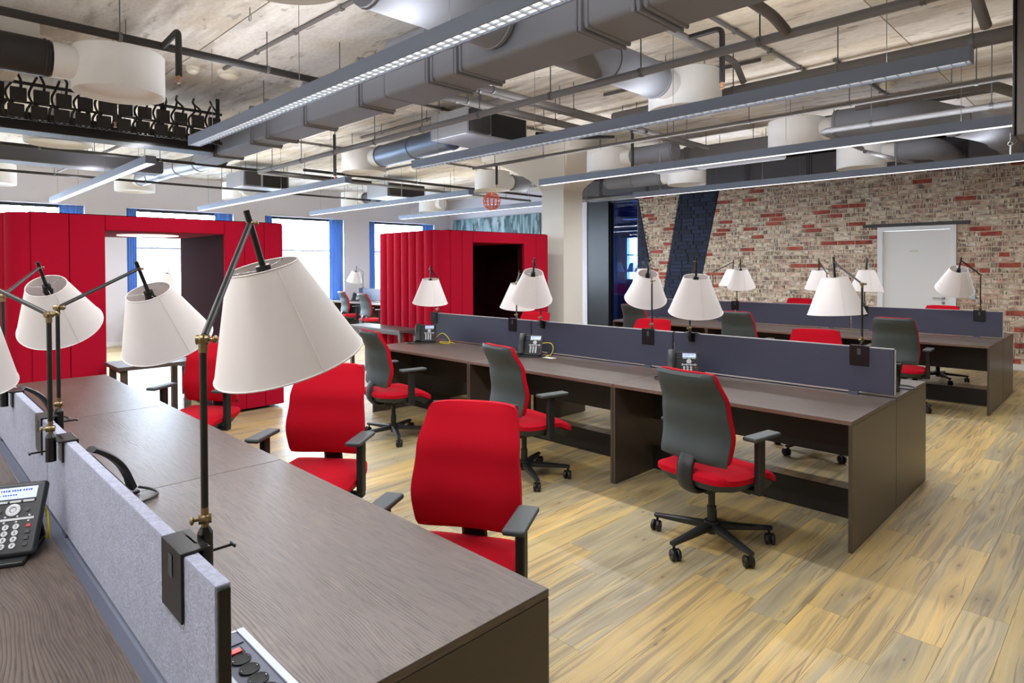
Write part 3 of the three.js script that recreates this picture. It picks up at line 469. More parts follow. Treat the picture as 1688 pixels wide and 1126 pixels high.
// ------------------------------------------------------------------ clamp lamps with white cone shades
function lamp(label, x, zd, side, y1, j2, axis) {
  const topY = zd === -0.41 ? 1.065 : 1.069, zp = zd + side * 0.045;
  const L = thing('clamp_lamp', label, 'lamp', [x, topY, zp], 0, 'clamp lamps with white shades'), O = V(x, topY, zp), loc = (p) => p.clone().sub(O);
  const J1 = V(0, y1 - topY, 0), J2 = loc(V(...j2)), ax = V(...axis).normalize();
  const zo = -side * 0.045, zn = zo - side * 0.0145;   // screen centre and the face away from the post
  const cl = mesh('clamp', [rbox(-0.06, 0.06, 0.001, 0.006, Math.min(zn - side * 0.004, 0.01 * -side), Math.max(zn - side * 0.004, 0.01 * -side) + 0, 0.0015), rbox(-0.06, 0.06, -0.13, 0.006, Math.min(zn - side * 0.0005, zn - side * 0.0055), Math.max(zn - side * 0.0005, zn - side * 0.0055), 0.001), rbox(-0.03, 0.03, -0.07, 0.006, Math.min(zo + side * 0.015, zo + side * 0.021), Math.max(zo + side * 0.015, zo + side * 0.021), 0.001)], M.blackMetal, L);
  const zs = zn - side * 0.0062; mesh('slot', rbox(-0.011, 0.011, -0.055, -0.012, Math.min(zs, zs - side * 0.0008), Math.max(zs, zs - side * 0.0008), 0.0003), M.pad, cl);
  mesh('socket', [cyl(V(0, -0.065, 0), V(0, 0.012, 0), 0.015, 0.015, 16), cyl(V(0, 0.012, 0), V(0, 0.024, 0), 0.015, 0.009, 16)], M.blackMetal, L);
  mesh('thumb_screw', [cyl(V(0, -0.03, side * 0.014), V(0.0, -0.03, side * 0.055), 0.003, 0.003, 8), rbox(-0.012, 0.012, -0.034, -0.026, Math.min(side * 0.053, side * 0.058), Math.max(side * 0.053, side * 0.058), 0.002)], M.blackMetal, L);
  const d1 = J2.clone().sub(J1).normalize();
  const knuckle = (p, dir, s) => { const q = V(-dir.z, 0, dir.x).normalize(); const g = [cyl(p.clone().addScaledVector(q, -0.012 * s), p.clone().addScaledVector(q, 0.012 * s), 0.010 * s, 0.010 * s, 14), new THREE.SphereGeometry(0.0115 * s, 14, 10).translate(...p.toArray())]; const w = p.clone().addScaledVector(q, 0.024 * s); g.push(cyl(p.clone().addScaledVector(q, 0.01 * s), w, 0.0035 * s, 0.0035 * s, 8)); const wing = new THREE.SphereGeometry(0.011 * s, 12, 8); wing.scale(0.45, 0.8, 1); wing.applyQuaternion(new THREE.Quaternion().setFromUnitVectors(V(1, 0, 0), q)); wing.translate(...w.toArray()); g.push(wing); return g; };
  mesh('joint', [...knuckle(V(0, 0.04, 0), V(1, 0, 0.3), 1), cyl(V(0, 0.022, 0), V(0, 0.064, 0), 0.0075, 0.0075, 12)], M.brass, L);
  mesh('post', cyl(V(0, 0.06, 0), J1.clone().add(V(0, -0.012, 0)), 0.0072, 0.0072, 12), M.greenBlack, L);
  mesh('joint', [...knuckle(J1, d1, 1), cyl(J1.clone().add(V(0, -0.026, 0)), J1, 0.009, 0.009, 12)], M.brass, L);
  mesh('arm', cyl(J1.clone().addScaledVector(d1, 0.012), J2.clone().addScaledVector(d1, -0.008), 0.0072, 0.0072, 12), M.greenBlack, L);
  mesh('joint', knuckle(J2, d1, 0.75), M.brass, L);
  const q = V(-d1.z, 0, d1.x).normalize().multiplyScalar(0), top = J2.clone().add(q).addScaledVector(ax, -0.035), s0 = J2.clone().addScaledVector(ax, 0.12);
  mesh('rod', cyl(top, s0.clone().addScaledVector(ax, 0.03), 0.0085, 0.0085, 14), M.blackMetal, L);
  const sh = new THREE.Group(); sh.name = 'shade'; sh.position.copy(s0); sh.quaternion.setFromUnitVectors(V(0, -1, 0), ax); L.add(sh);
  const n = 48; const outer = lathe([[0.2, -0.272], [0.093, 0], [0.0915, 0.0004], [0.1985, -0.2725], [0.2, -0.272]], n); mesh('fabric', outer, M.shade, sh);
  mesh('hem', [new THREE.TorusGeometry(0.2, 0.0026, 6, n).rotateX(Math.PI / 2).translate(0, -0.272, 0), new THREE.TorusGeometry(0.0925, 0.0024, 6, n).rotateX(Math.PI / 2)], M.shadeTrim, sh);
  mesh('seam', cyl(V(0.0945, -0.002, 0), V(0.2008, -0.27, 0), 0.0017, 0.0017, 6), M.shadeTrim, sh).rotation.y = 0.3 - Math.atan2(-zp, -x);
  mesh('lamp_holder', [cyl(V(0, -0.05, 0), V(0, 0.004, 0), 0.021, 0.019, 18), cyl(V(0, -0.034, 0), V(0, -0.03, 0), 0.024, 0.024, 18)], M.blackMetal, sh);
  mesh('spider', [0, 1, 2].map((k) => cyl(V(0, -0.01, 0), V(0.092 * Math.cos(k * 2.094), -0.003, 0.092 * Math.sin(k * 2.094)), 0.0015, 0.0015, 6)), M.chrome, sh);
  return L;
}
const LAMPS = [
  ['largest white-shaded lamp, clamped to the near end of the grey screen', -1.353, -0.41, -1, 1.473, [-1.657, 1.737, -0.678], [-0.043, -0.955, -0.293]],
  ['lamp on the grey screen whose arm reaches out of the picture at left', -2.472, -0.41, 1, 1.472, [-2.875, 1.606, -0.187], [-0.3, -0.94, 0.1]],
  ['lamp on the grey screen with its white shade before the open red passage', -2.9, -0.41, -1, 1.471, [-3.169, 1.617, -0.798], [-0.275, -0.885, -0.375]],
  ['lamp on the grey screen, its shade against the red cubicle at far left', -3.607, -0.41, 1, 1.498, [-4.007, 1.625, -0.555], [-0.5, -0.8, -0.3]],
  ['lamp at the left end of the middle screen before the ribbed red cubicle', -5.992, -4.66, -1, 1.479, [-5.696, 1.595, -4.372], [-0.128, -0.989, -0.068]],
  ['lamp on the middle screen before the dark doorway, behind another shade', -4.656, -4.66, -1, 1.449, [-4.95, 1.539, -5.047], [-0.125, -0.991, -0.046]],
  ['lamp on the middle screen with a tilted shade overlapping the white column', -4.227, -4.66, 1, 1.49, [-3.987, 1.666, -4.264], [-0.358, -0.892, -0.277]],
  ['lamp on the middle screen with a tilted shade, left of the navy brick band', -3.0, -4.66, -1, 1.491, [-3.254, 1.65, -5.054], [-0.32, -0.884, -0.34]],
  ['lamp on the middle screen with an upright shade below the navy brick band', -2.586, -4.66, 1, 1.49, [-2.335, 1.651, -4.265], [-0.132, -0.948, -0.2]],
  ['lamp at the right end of the middle screen', -1.34, -4.66, -1, 1.49, [-1.626, 1.645, -5.03], [0.045, -0.999, -0.017]],
  ['lamp at the left end of the back screen, peeping out beside a nearer shade', -5.926, -9.2, -1, 1.49, [-6.245, 1.688, -9.51], [0.015, -1, 0.026]],
  ['lamp on the back screen whose shade is half hidden by its neighbour left of it', -4.732, -9.2, 1, 1.514, [-4.589, 1.675, -9.562], [-0.046, -0.997, 0.059]],
  ['lamp on the back screen right of the navy brick band, shade in front', -4.383, -9.2, -1, 1.49, [-4.159, 1.679, -8.891], [-0.075, -0.969, -0.234]],
  ['lamp on the back screen behind the right-end middle lamp, on its left', -3.048, -9.2, 1, 1.507, [-3.278, 1.673, -9.517], [-0.02, -0.992, -0.128]],
  ['lamp on the back screen behind the right-end middle lamp, beside the white door', -2.604, -9.2, -1, 1.49, [-2.466, 1.672, -8.846], [-0.003, -0.999, 0.04]],
  ['lamp at the right end of the back screen in front of the white door', -1.35, -9.2, -1, 1.496, [-1.476, 1.67, -8.838], [-0.227, -0.868, -0.442]],
  ['far lamp on the window desk between curtain and ribbed cubicle', -14.5, -8.85, -1, 1.497, [-14.279, 1.626, -8.573], [-0.3, -0.95, 0]],
  ['far lamp in front of the window, seen through the red passage', -13.7, -4.32, -1, 1.49, [-13.75, 1.63, -4.0], [-0.2, -0.95, 0.2]],
  ['dark lamp before the window of the blue room, left of a pair', -11.1, -16.005, 1, 1.49, [-11.2, 1.75, -15.7], [0, -1, 0]], ['dark lamp before the window of the blue room, right of a pair', -10.75, -16.005, 1, 1.49, [-10.65, 1.75, -15.7], [0, -1, 0]],
];
LAMPS.forEach((l) => { const L = lamp(...l); if (l[2] < -15) L.position.y = 1.152; });

// ------------------------------------------------------------------ desk telephones (front faces local +z)
const font = await new FontLoader().loadAsync('fonts/droid/droid_sans_bold.typeface.json');
const numerals = '123456789*0#'.split('').map((ch) => { const g = new THREE.ShapeGeometry(font.generateShapes(ch, 0.0062), 2); g.computeBoundingBox(); const b = g.boundingBox; g.translate(-(b.min.x + b.max.x) / 2, -(b.min.y + b.max.y) / 2, 0); return g; });
const lcd = (() => { const c = document.createElement('canvas'); c.width = 256; c.height = 96; const x = c.getContext('2d'); x.fillStyle = '#cfdcf4'; x.fillRect(0, 0, 256, 96); x.fillStyle = '#2e4fc4'; [[14, 8], [28, 12], [46, 9], [60, 14], [86, 9], [100, 12], [118, 10], [134, 13], [160, 10], [176, 12], [194, 9], [208, 12]].forEach(([a, w]) => x.fillRect(a, 18, w, 16)); [[14, 4], [32, 9], [46, 11], [64, 8], [78, 12], [98, 10], [114, 10]].forEach(([a, w]) => x.fillRect(a, 56, w, 12)); const t = new THREE.CanvasTexture(c); t.colorSpace = THREE.SRGBColorSpace; return t; })();
const lcdMat = std('#ffffff', 0.2, 0, { map: lcd, emissive: new THREE.Color(0.7, 0.8, 1), emissiveMap: lcd, emissiveIntensity: 0.35 });
function makePhone() {
  const p = thing('desk_phone', '', 'telephone'), T = -0.66;   // body leans back
  const body = new THREE.Group(); body.name = 'body'; body.position.set(0, 0.018, 0.05); body.rotation.x = T; p.add(body);
  mesh('housing', new RoundedBoxGeometry(0.21, 0.2, 0.024, 3, 0.01).translate(0, 0.1, -0.012), M.phoneBody, body);
  const f = 0.0008;
  mesh('display', (() => { const g = new THREE.BoxGeometry(0.088, 0.032, 0.002); return g.translate(0.04, 0.168, f); })(), lcdMat, body);
  for (let i = 0; i < 3; i++) mesh('soft_key', rbox(-0.004 + i * 0.03, 0.022 + i * 0.03, 0.141, 0.147, 0, 0.003, 0.001), M.key, body);
  mesh('navigation_ring', [lathe([[0.008, 0], [0.0165, 0], [0.0165, 0.003], [0.008, 0.004], [0.008, 0]], 24).rotateX(Math.PI / 2).translate(0.038, 0.121, f), cyl(V(0.038, 0.121, f), V(0.038, 0.121, 0.004), 0.0065, 0.0065, 16)], M.key, body);
  for (const s of [-1, 1]) mesh('round_key', cyl(V(0.038 + s * 0.031, 0.121, 0), V(0.038 + s * 0.031, 0.121, 0.003), 0.006, 0.006, 14), M.keyDark, body);
  mesh('label_strip', box(-0.012, 0.088, 0.0935, 0.0995, 0, 0.0012), M.key, body);
  for (let i = 0; i < 4; i++) for (const y of [0.104, 0.089]) mesh('lamp_key', cyl(V(-0.004 + i * 0.027, y, 0), V(-0.004 + i * 0.027, y, 0.002), 0.0026, 0.0026, 8), M.key, body);
  for (let r = 0; r < 4; r++) { for (let c = 0; c < 3; c++) { const kx = 0.006 + c * 0.023, ky = 0.076 - r * 0.0165; mesh('number_key', cyl(V(kx, ky, 0), V(kx, ky, 0.0035), 0.0078, 0.0072, 16), M.key, body); mesh('numeral', numerals[r * 3 + c].clone().translate(kx, ky, 0.0037), M.sockBlack, body); } mesh('function_key', rbox(0.074, 0.085, 0.072 - r * 0.0165, 0.08 - r * 0.0165, 0, 0.0025, 0.001), r ? M.keyDark : M.keyRed, body); }
  const hs = mesh('handset', slab((u, v) => { const y = lerp(0.0, 0.2, v), w = 0.021 + 0.006 * Math.pow(Math.abs(2 * v - 1), 3); return [-0.075 + (2 * u - 1) * w, y, 0.018 + 0.024 * Math.sin(Math.PI * v) + 0.006 * (1 - (2 * u - 1) ** 2)]; }, (u, v) => { const y = lerp(0.0, 0.2, v), w = 0.019 + 0.006 * Math.pow(Math.abs(2 * v - 1), 3); return [-0.075 + (2 * u - 1) * w, y, 0.002 + 0.026 * Math.pow(Math.sin(Math.PI * v), 0.8)]; }, 8, 18).scale(1, 1, 1), M.plastic, body); hs.rotation.y = Math.PI * 0; 
  mesh('stand', [rbox(-0.09, 0.09, 0.001, 0.012, -0.09, 0.08, 0.004), (() => { const g = new RoundedBoxGeometry(0.17, 0.15, 0.012, 2, 0.004); g.rotateX(0.5); g.translate(0, 0.07, -0.075); return g; })()], M.plastic, p);
  p.scale.setScalar(1.14);
  mesh('cord', spline([V(-0.075, 0.02, 0.08), V(-0.1, 0.008, 0.11), V(-0.16, 0.006, 0.1), V(-0.19, 0.006, 0.03), V(-0.15, 0.006, -0.03), V(-0.09, 0.01, -0.03)], 0.0045, 60), M.plastic, p);
  return p;
}
const phone0 = makePhone(); let firstPhone = true;
function phone(x, z, deg, label) { const a = deg * Math.PI / 180; if (firstPhone) { firstPhone = false; phone0.position.set(x, DH, z); phone0.rotation.y = a; return tag(phone0, label, 'telephone', 'black desk telephones'); } return dup(phone0, 'desk_phone', label, [x, DH, z], a, 'black desk telephones'); }
phone(-2.44, -0.215, 66, 'black desk telephone in the left foreground with lit display and keypad');
phone(-2.82, -0.575, 192, 'black telephone behind the grey screen, only handset and cord in view, nearer one'); phone(-4.5, -0.58, 192, 'black telephone behind the grey screen, only handset in view, farther one');
phone(-5.84, -4.4, 50, 'black telephone at the left end of the middle desks'); phone(-4.2, -4.43, 32, 'black telephone at the centre of the middle desks beside a yellow cable'); phone(-2.5, -4.36, 30, 'black telephone behind the charcoal chair back on the middle desks');
phone(-1.3, -5.0, 200, 'black telephone behind the right end of the middle screen'); phone(-14.35, -8.6, 40, 'far telephone under the lamp on the window desk');
const cord = (label, pts) => one('network_cable', label, 'cable', spline(pts.map((p) => V(...p)), 0.0035, 60), M.yellow, 'yellow network cables');
cord('yellow cable looping from the foreground telephone', [[-2.56, 0.84, -0.31], [-2.5, 0.868, -0.338], [-2.45, 0.85, -0.348], [-2.43, 0.81, -0.35], [-2.44, 0.77, -0.35], [-2.5, 0.752, -0.35]]);
cord('yellow cable bundle behind the left telephone of the middle desks', [[-5.8, 0.78, -4.5], [-5.72, 0.85, -4.55], [-5.62, 0.8, -4.56], [-5.55, 0.75, -4.52], [-5.66, 0.75, -4.48], [-5.74, 0.75, -4.54], [-5.6, 0.752, -4.58], [-5.5, 0.75, -4.55]]);
cord('yellow cable hooked behind the centre telephone of the middle desks', [[-4.12, 0.87, -4.52], [-4.02, 0.875, -4.53], [-3.99, 0.84, -4.53], [-4.01, 0.77, -4.52], [-4.06, 0.75, -4.5]]);
one('paper_slip', 'small white paper beside the centre telephone of the middle desks', 'paper', box(-4.04, -3.92, DH + 0.0005, DH + 0.0015, -4.5, -4.43), M.trimWhite);
one('paper_slip', 'small white paper beside the chair back on the middle desks', 'paper', box(-2.2, -2.13, DH + 0.0005, DH + 0.0015, -4.12, -4.08), M.trimWhite);
{ // power strip let into the nearest desk
  const p = thing('socket_box', 'grey power strip with red switch and black sockets on the nearest desk', 'power strip', [-1.335, DH, -0.53]);
  mesh('tray', [rbox(-0.19, 0.19, 0.0005, 0.008, -0.068, -0.05, 0.002), rbox(-0.19, 0.19, 0.0005, 0.008, 0.05, 0.068, 0.002), rbox(-0.19, -0.18, 0.0005, 0.008, -0.05, 0.05, 0.002), rbox(0.18, 0.19, 0.0005, 0.008, -0.05, 0.05, 0.002)], M.alu, p);
  mesh('face_plate', box(-0.18, 0.18, 0.0005, 0.0045, -0.05, 0.05), M.channel, p); mesh('cover', rbox(-0.178, -0.13, 0.0046, 0.008, -0.045, 0.045, 0.001), M.channel, p); mesh('rail', rbox(-0.18, 0.18, 0.0046, 0.007, 0.022, 0.049, 0.001), M.alu, p);
  const sw = mesh('switch_well', box(-0.118, -0.092, 0.0046, 0.0056, -0.034, 0.006), M.sockBlack, p); mesh('rocker', rbox(-0.112, -0.094, 0.0056, 0.0095, -0.028, 0.002, 0.001), M.rocker, sw);
  for (let k = 0; k < 5; k++) { const x = -0.068 + k * 0.046, s = mesh('socket', lathe([[0, 0.0045], [0.017, 0.0045], [0.02, 0.0065], [0.0215, 0.0065], [0.0215, 0.0045]], 28).translate(x, 0.001, -0.014), M.sockBlack, p); for (const q of [-1, 1]) mesh('earth_clip', rbox(x - 0.002, x + 0.002, 0.006, 0.0085, -0.014 + q * 0.017 - 0.001, -0.014 + q * 0.017 + 0.001, 0.0005), M.chrome, s); }
}

// ------------------------------------------------------------------ pendant light lines (their own light, down through the louvre and up to the slab)
function pendant(label, x0, x1, z, blades) {
  const f = thing('pendant_light', label, 'light', [(x0 + x1) / 2, 2.8, z], 0, 'long grey pendant lights'), L = x1 - x0, h = L / 2;
  mesh('housing', [box(-h, h, 0, 0.088, -0.055, -0.045), box(-h, h, 0, 0.088, 0.045, 0.055), box(-h, h, 0.058, 0.066, -0.045, 0.045)], M.fixture, f);
  for (const s of [-1, 1]) mesh('end_cap', rbox(s * h, s * (h + 0.008), 0, 0.088, -0.055, 0.055, 0.002), M.fixture, f);
  mesh('diffuser', blades ? box(-h, h, 0.014, 0.02, -0.045, 0.045) : box(-h, h, 0.001, 0.007, -0.045, 0.045), M.glow, f); mesh('up_diffuser', box(-h, h, 0.068, 0.073, -0.045, 0.045), M.glow, f);
  if (blades) { const g = []; for (let x = -h + 0.03; x < h; x += 0.07) g.push(box(x - 0.003, x + 0.003, 0.001, 0.013, -0.044, 0.044)); g.push(box(-h, h, 0.001, 0.011, -0.0015, 0.0015)); const o = mesh('louver', g, M.louver, f); o.userData.kind = 'stuff'; }
  for (const k of [-0.42, -0.14, 0.14, 0.42]) mesh('suspension_wire', cyl(V(L * k, 0.07, 0), V(L * k, YC - 2.8, 0), 0.0022, 0.0022, 6), M.wire, f);
  const d = new THREE.RectAreaLight(LAMP_COLOR, LAMP_DOWN, L - 0.04, 0.08); d.position.set(0, -0.003, 0); d.rotation.x = -Math.PI / 2; f.add(d);
  const u = new THREE.RectAreaLight(LAMP_COLOR, LAMP_UP, L - 0.04, 0.08); u.position.set(0, 0.09, 0); u.rotation.x = Math.PI / 2; f.add(u);
}
[['nearest long pendant light with ribbed louvre, running out at the top', -6.48, -0.4, -2.12, 1], ['long pendant light over the middle desks, its right end in view', -6.15, -0.71, -4.5, 1], ['long pendant light crossing before the white column', -6.2, -0.7, -6.8, 0], ['long pendant light over the back desks by the brick wall', -6.2, 0.0, -9.2, 0],
  ['far pendant light above the red cubicle with the passage', -13.8, -7.9, -2.12, 0], ['far pendant light reaching toward the wide window', -13.75, -7.87, -4.6, 0], ['far pendant light above the ribbed red cubicle', -13.3, -7.8, -6.83, 0], ['farthest pendant light along the patterned panel', -13.0, -8.2, -9.05, 0],
  ['pendant light over the front desks, outside the picture at left', -6.2, -0.7, 0.23, 0], ['pendant light behind the camera', -6.2, -0.7, 2.4, 0], ['far pendant light over the corner outside the picture at left', -13.8, -7.9, 0.23, 0]].forEach((a) => pendant(...a));

// ------------------------------------------------------------------ air diffusers (white drums) and their ducts
function makeDrum(label, x, z, turn, duct, mat = M.ductDark, r = 0.33) {
  const d = thing('air_diffuser', label, 'diffuser', [x, 3.05, z], turn, 'white round air diffusers');
  mesh('drum', lathe([[r - 0.012, 0.012], [r - 0.004, 0], [r, 0.004], [r, 0.335], [r - 0.006, 0.342], [0.02, 0.342]], 56), M.drum, d);
  mesh('baffle', lathe([[0, 0.045], [r - 0.06, 0.045], [r - 0.03, 0.035], [r - 0.012, 0.012]], 48), M.drum, d);
  if (duct) mesh('spigot', cyl(V(0, 0.19, r - 0.03), V(0, 0.19, r + 0.13), 0.135, 0.135, 28), M.drum, d);
  for (const s of [-1, 1]) mesh('hanger_rod', cyl(V(s * 0.2, 0.34, 0), V(s * 0.2, YC - 3.051, 0), 0.004, 0.004, 6), M.wire, d);
  return d;
}
const roundDuct = (label, pts, r, mat) => { const t = thing('round_duct', label, 'duct'); const P = pts.map((p) => V(...p)); mesh('duct_body', polyTube(P, r, 0.4, 24), mat, t); const ring = (p, d) => new THREE.TorusGeometry(r + 0.002, 0.007, 8, 28).applyQuaternion(new THREE.Quaternion().setFromUnitVectors(V(0, 0, 1), d)).translate(...p.toArray()); for (let i = 0; i < P.length - 1; i++) { const d = P[i + 1].clone().sub(P[i]), L = d.length(); d.normalize(); const n = Math.max(1, Math.round(L / 0.75)); for (let k = 0; k <= n; k++) { if ((k === 0 && i > 0) || (k === n && i < P.length - 2)) continue; mesh('seam_ring', ring(P[i].clone().addScaledVector(d, Math.min(L - 0.03, Math.max(0.03, L * k / n))), d), mat, t); } } return t; };
const PI = Math.PI;
makeDrum('large white air diffuser at upper left with its dark duct', -5.97, -1.38, 0, 1); roundDuct('dark round duct entering from the left edge to the large diffuser', [[-5.97, 3.24, -0.905], [-5.97, 3.24, 2.2]], 0.14, M.cableBlack);
makeDrum('white air diffuser cut by the top edge of the picture', -3.0, -1.4, PI, 1); roundDuct('wide brown round duct crossing the nearest pendant light at the top', [[-3.0, 3.24, -1.875], [-3.0, 3.24, -2.845]], 0.19, M.duct);
makeDrum('large white air diffuser right of the main duct', -3.0, -5.26, 0, 1); { const s = roundDuct('round grey duct from the main duct to the right-hand large diffuser', [[-3.0, 3.24, -3.315], [-3.0, 3.24, -4.785]], 0.155, M.duct); }
makeDrum('white air diffuser just below the cable tray at left', -8.82, -1.42, 0, 0); makeDrum('white air diffuser at the left edge above the windows', -13.7, -1.2, 0, 0, null, 0.4);
makeDrum('far white air diffuser above the open red passage', -13.3, -3.3, PI / 2, 1); roundDuct('pale flexible duct at the far diffuser above the open red passage', [[-12.825, 3.24, -3.3], [-11.6, 3.24, -3.3], [-9.6, 3.24, -3.5]], 0.13, M.galv);
makeDrum('white air diffuser with blue flexible duct at the picture centre', -8.33, -5.14, PI / 2, 1);
makeDrum('far white air diffuser beside the black fan unit left of centre', -13.45, -5.28, PI / 2, 1); makeDrum('white air diffuser left of the white column', -8.61, -8.07, PI, 1); roundDuct('grey round duct behind the white column', [[-8.61, 3.24, -8.54], [-8.61, 3.24, -8.98]], 0.15, M.duct);
makeDrum('far white air diffuser above the second pendant line at centre', -13.3, -7.96, PI / 2, 1); makeDrum('far white air diffuser above the ribbed red cubicle', -13.1, -10.1, PI / 2, 1);
makeDrum('white air diffuser right of the white column', -5.78, -7.86, PI / 2, 1); roundDuct('short grey duct right of the column diffuser', [[-5.305, 3.24, -7.86], [-4.62, 3.24, -7.86]], 0.13, M.duct);
makeDrum('large white air diffuser at right under the pipes', -3.0, -7.95, PI / 2, 1); roundDuct('large bent grey duct at right behind the third pendant line', [[-2.55, 3.27, -7.95], [-1.75, 3.27, -7.95], [-1.3, 3.27, -9.5], [-1.25, 3.27, -10.88]], 0.17, M.duct);
makeDrum('white air diffuser low in front of the brick wall, right', -2.94, -10.26, PI / 2, 1); roundDuct('bent grey duct beside the diffuser at the brick wall', [[-2.49, 3.24, -10.26], [-2.05, 3.24, -10.3], [-2.0, 3.24, -11.36]], 0.15, M.duct);
makeDrum('white air diffuser in front of the navy brick band', -5.69, -10.05, -PI / 2, 1); roundDuct('grey duct leading left from the diffuser before the navy band', [[-6.165, 3.24, -10.05], [-7.4, 3.26, -10.05]], 0.14, M.duct);
makeDrum('far white air diffuser seen through the blue glass', -8.5, -13.1, 0, 0);
// rectangular ducts
function rectDuct(label, x0, x1, y0, y1, z0, z1, along, flanges, mat = M.duct) {
  const d = thing('rectangular_duct', label, 'duct'); mesh('duct_body', rbox(x0, x1, y0, y1, z0, z1, 0.035, 3), mat, d);
  for (const p of flanges) { const g = []; for (const o of [-0.04, 0, 0.04]) { const e = o ? 0.012 : 0.022; g.push(along === 'x' ? rbox(p + o - 0.012, p + o + 0.012, y0 - e, y1 + e, z0 - e, z1 + e, 0.011, 3) : rbox(x0 - e, x1 + e, y0 - e, y1 + e, p + o - 0.012, p + o + 0.012, 0.011, 3)); } mesh('flange', g, mat, d); }
  for (const k of [0.15, 0.5, 0.85]) for (const e of [0, 1]) mesh('hanger_rod', along === 'x' ? cyl(V(lerp(x0, x1, k), y1 - 0.02, e ? z1 + 0.018 : z0 - 0.018), V(lerp(x0, x1, k), YC, e ? z1 + 0.018 : z0 - 0.018), 0.005, 0.005, 6) : cyl(V(e ? x1 + 0.018 : x0 - 0.018, y1 - 0.02, lerp(z0, z1, k)), V(e ? x1 + 0.018 : x0 - 0.018, YC, lerp(z0, z1, k)), 0.005, 0.005, 6), M.wire, d);
  return d;
}
rectDuct('large rectangular main duct crossing the upper middle', -4.35, 2.6, 3.0, 3.45, -3.29, -2.87, 'x', [-3.75, -3.42, -2.3, -1.9, -0.9]); rectDuct('narrower far stretch of the rectangular main duct', -8.9, -4.36, 3.01, 3.4, -3.22, -2.89, 'x', [-8.1, -7.0, -6.6, -5.75, -4.75]);
rectDuct('slate rectangular duct along the top of the brick wall', -9.7, 2.5, 3.2, 3.56, -12.0, -11.4, 'x', [-8.6, -7.4, -6.3, -5.2, -4.1], M.ductDark); rectDuct('grey rectangular duct above the back desks', -5.6, -3.55, 3.12, 3.42, -9.05, -8.66, 'x', [-4.9], M.duct);
rectDuct('dark flat duct at left below the cable tray', -8.35, -8.0, 3.03, 3.22, -2.86, 3.0, 'z', []  , M.cableBlack); rectDuct('dark flat duct at left farther from the camera', -10.9, -10.5, 3.05, 3.26, -3.0, 3.0, 'z', [], M.ductDark); rectDuct('slate duct box at the far right above the brick wall', -1.75, -0.6, 3.15, 3.55, -11.35, -10.9, 'x', [], M.ductDark);
// fan coil units
function fanUnit(label, x0, x1, z0, z1, y0) {
  const u = thing('fan_unit', label, 'fan unit'); mesh('casing', rbox(x0, x1, y0, y0 + 0.3, z0, z1, 0.006), M.galv, u); mesh('grille_face', rbox(x1, x1 + 0.006, y0 + 0.02, y0 + 0.29, z0 + 0.02, z1 - 0.38, 0.002), M.sockBlack, u);
  mesh('control_box', rbox(x1, x1 + 0.06, y0 + 0.02, y0 + 0.28, z1 - 0.32, z1 - 0.03, 0.008), M.cableBlack, u); mesh('outlet', rbox(x0 - 0.15, x0, y0 + 0.03, y0 + 0.27, z0 + 0.1, z1 - 0.1, 0.006), M.flex, u);
  for (const z of [z0 + 0.08, z1 - 0.08]) for (const x of [x0 + 0.06, x1 - 0.06]) mesh('hanger_rod', cyl(V(x, y0 + 0.3, z), V(x, YC, z), 0.005, 0.005, 6), M.wire, u);
}
fanUnit('black and galvanised fan unit at the top centre', -6.0, -5.35, -5.6, -4.62, 3.12); fanUnit('far black fan unit left of centre', -12.6, -11.8, -5.6, -4.7, 3.14); fanUnit('far black fan unit above the ribbed cubicle', -12.2, -11.4, -8.6, -7.6, 3.14);
roundDuct('blue-grey flexible duct from the fan unit to the centre diffuser', [[-7.855, 3.24, -5.14], [-6.16, 3.26, -5.1]], 0.15, M.flex); roundDuct('far dark duct from the diffuser above the second pendant line', [[-12.825, 3.24, -7.96], [-12.36, 3.24, -8.0]], 0.12, M.ductDark);
// ------------------------------------------------------------------ pipes and conduits
function pipe(label, pts, r, mat = M.pipe, hangers = 0) {
  const t = thing('pipe', label, 'pipe'), P = pts.map((p) => V(...p)); mesh('pipe_run', polyTube(P, r, Math.max(0.07, r * 3), 12), mat, t);
  if (hangers) { const a = P[0], b = P[1]; for (let k = 0; k < hangers; k++) { const p = a.clone().lerp(b, (k + 0.5) / hangers), ax = b.clone().sub(a).normalize(); const h = mesh('hanger', [cyl(p.clone().add(V(0, r, 0)), V(p.x, YC, p.z), 0.005, 0.005, 6), cyl(p.clone().addScaledVector(ax, -0.012), p.clone().addScaledVector(ax, 0.012), r + 0.006, r + 0.006, 14)], M.wire, t); } }
  return t;
}
pipe('long grey pipe beside the main duct', [[-9.3, 3.05, -3.95], [0.5, 3.05, -3.97]], 0.03, M.pipeLight, 11);
pipe('thick grey pipe behind the right-hand large diffuser', [[-4.1, 3.25, -5.68], [0.5, 3.25, -5.62]], 0.055, M.pipe, 5); pipe('thin grey pipe passing in front of the white column head', [[-7.6, 3.2, -6.7], [0.5, 3.2, -6.72]], 0.024, M.pipe, 8);
pipe('grey pipe with a bend above the third pendant line', [[0.5, 3.03, -7.0], [-2.4, 3.03, -7.0], [-2.4, 3.03, -8.4]], 0.028, M.pipeLight, 3); pipe('thick dark pipe with an elbow at upper right', [[-2.2, 3.35, -7.5], [-1.05, 3.35, -7.5], [-0.6, 3.2, -8.3], [-0.3, 3.2, -9.5]], 0.05, M.pipe, 2);
[[-4.36, 3.3], [-4.56, 3.34], [-4.82, 3.3], [-5.0, 3.34]].forEach(([x, y], i) => pipe(['first', 'second', 'third', 'fourth'][i] + ' from the right of four parallel pipes crossing behind the main duct', [[x, y, -3.5], [x, y, i < 2 ? -8.3 : -6.2]], 0.03, M.pipe, i < 2 ? 4 : 2));
pipe('dark sprinkler pipe across the upper left corner', [[-5.25, 3.3, 1.5], [-5.25, 3.3, -2.85]], 0.03, M.cableBlack, 4);
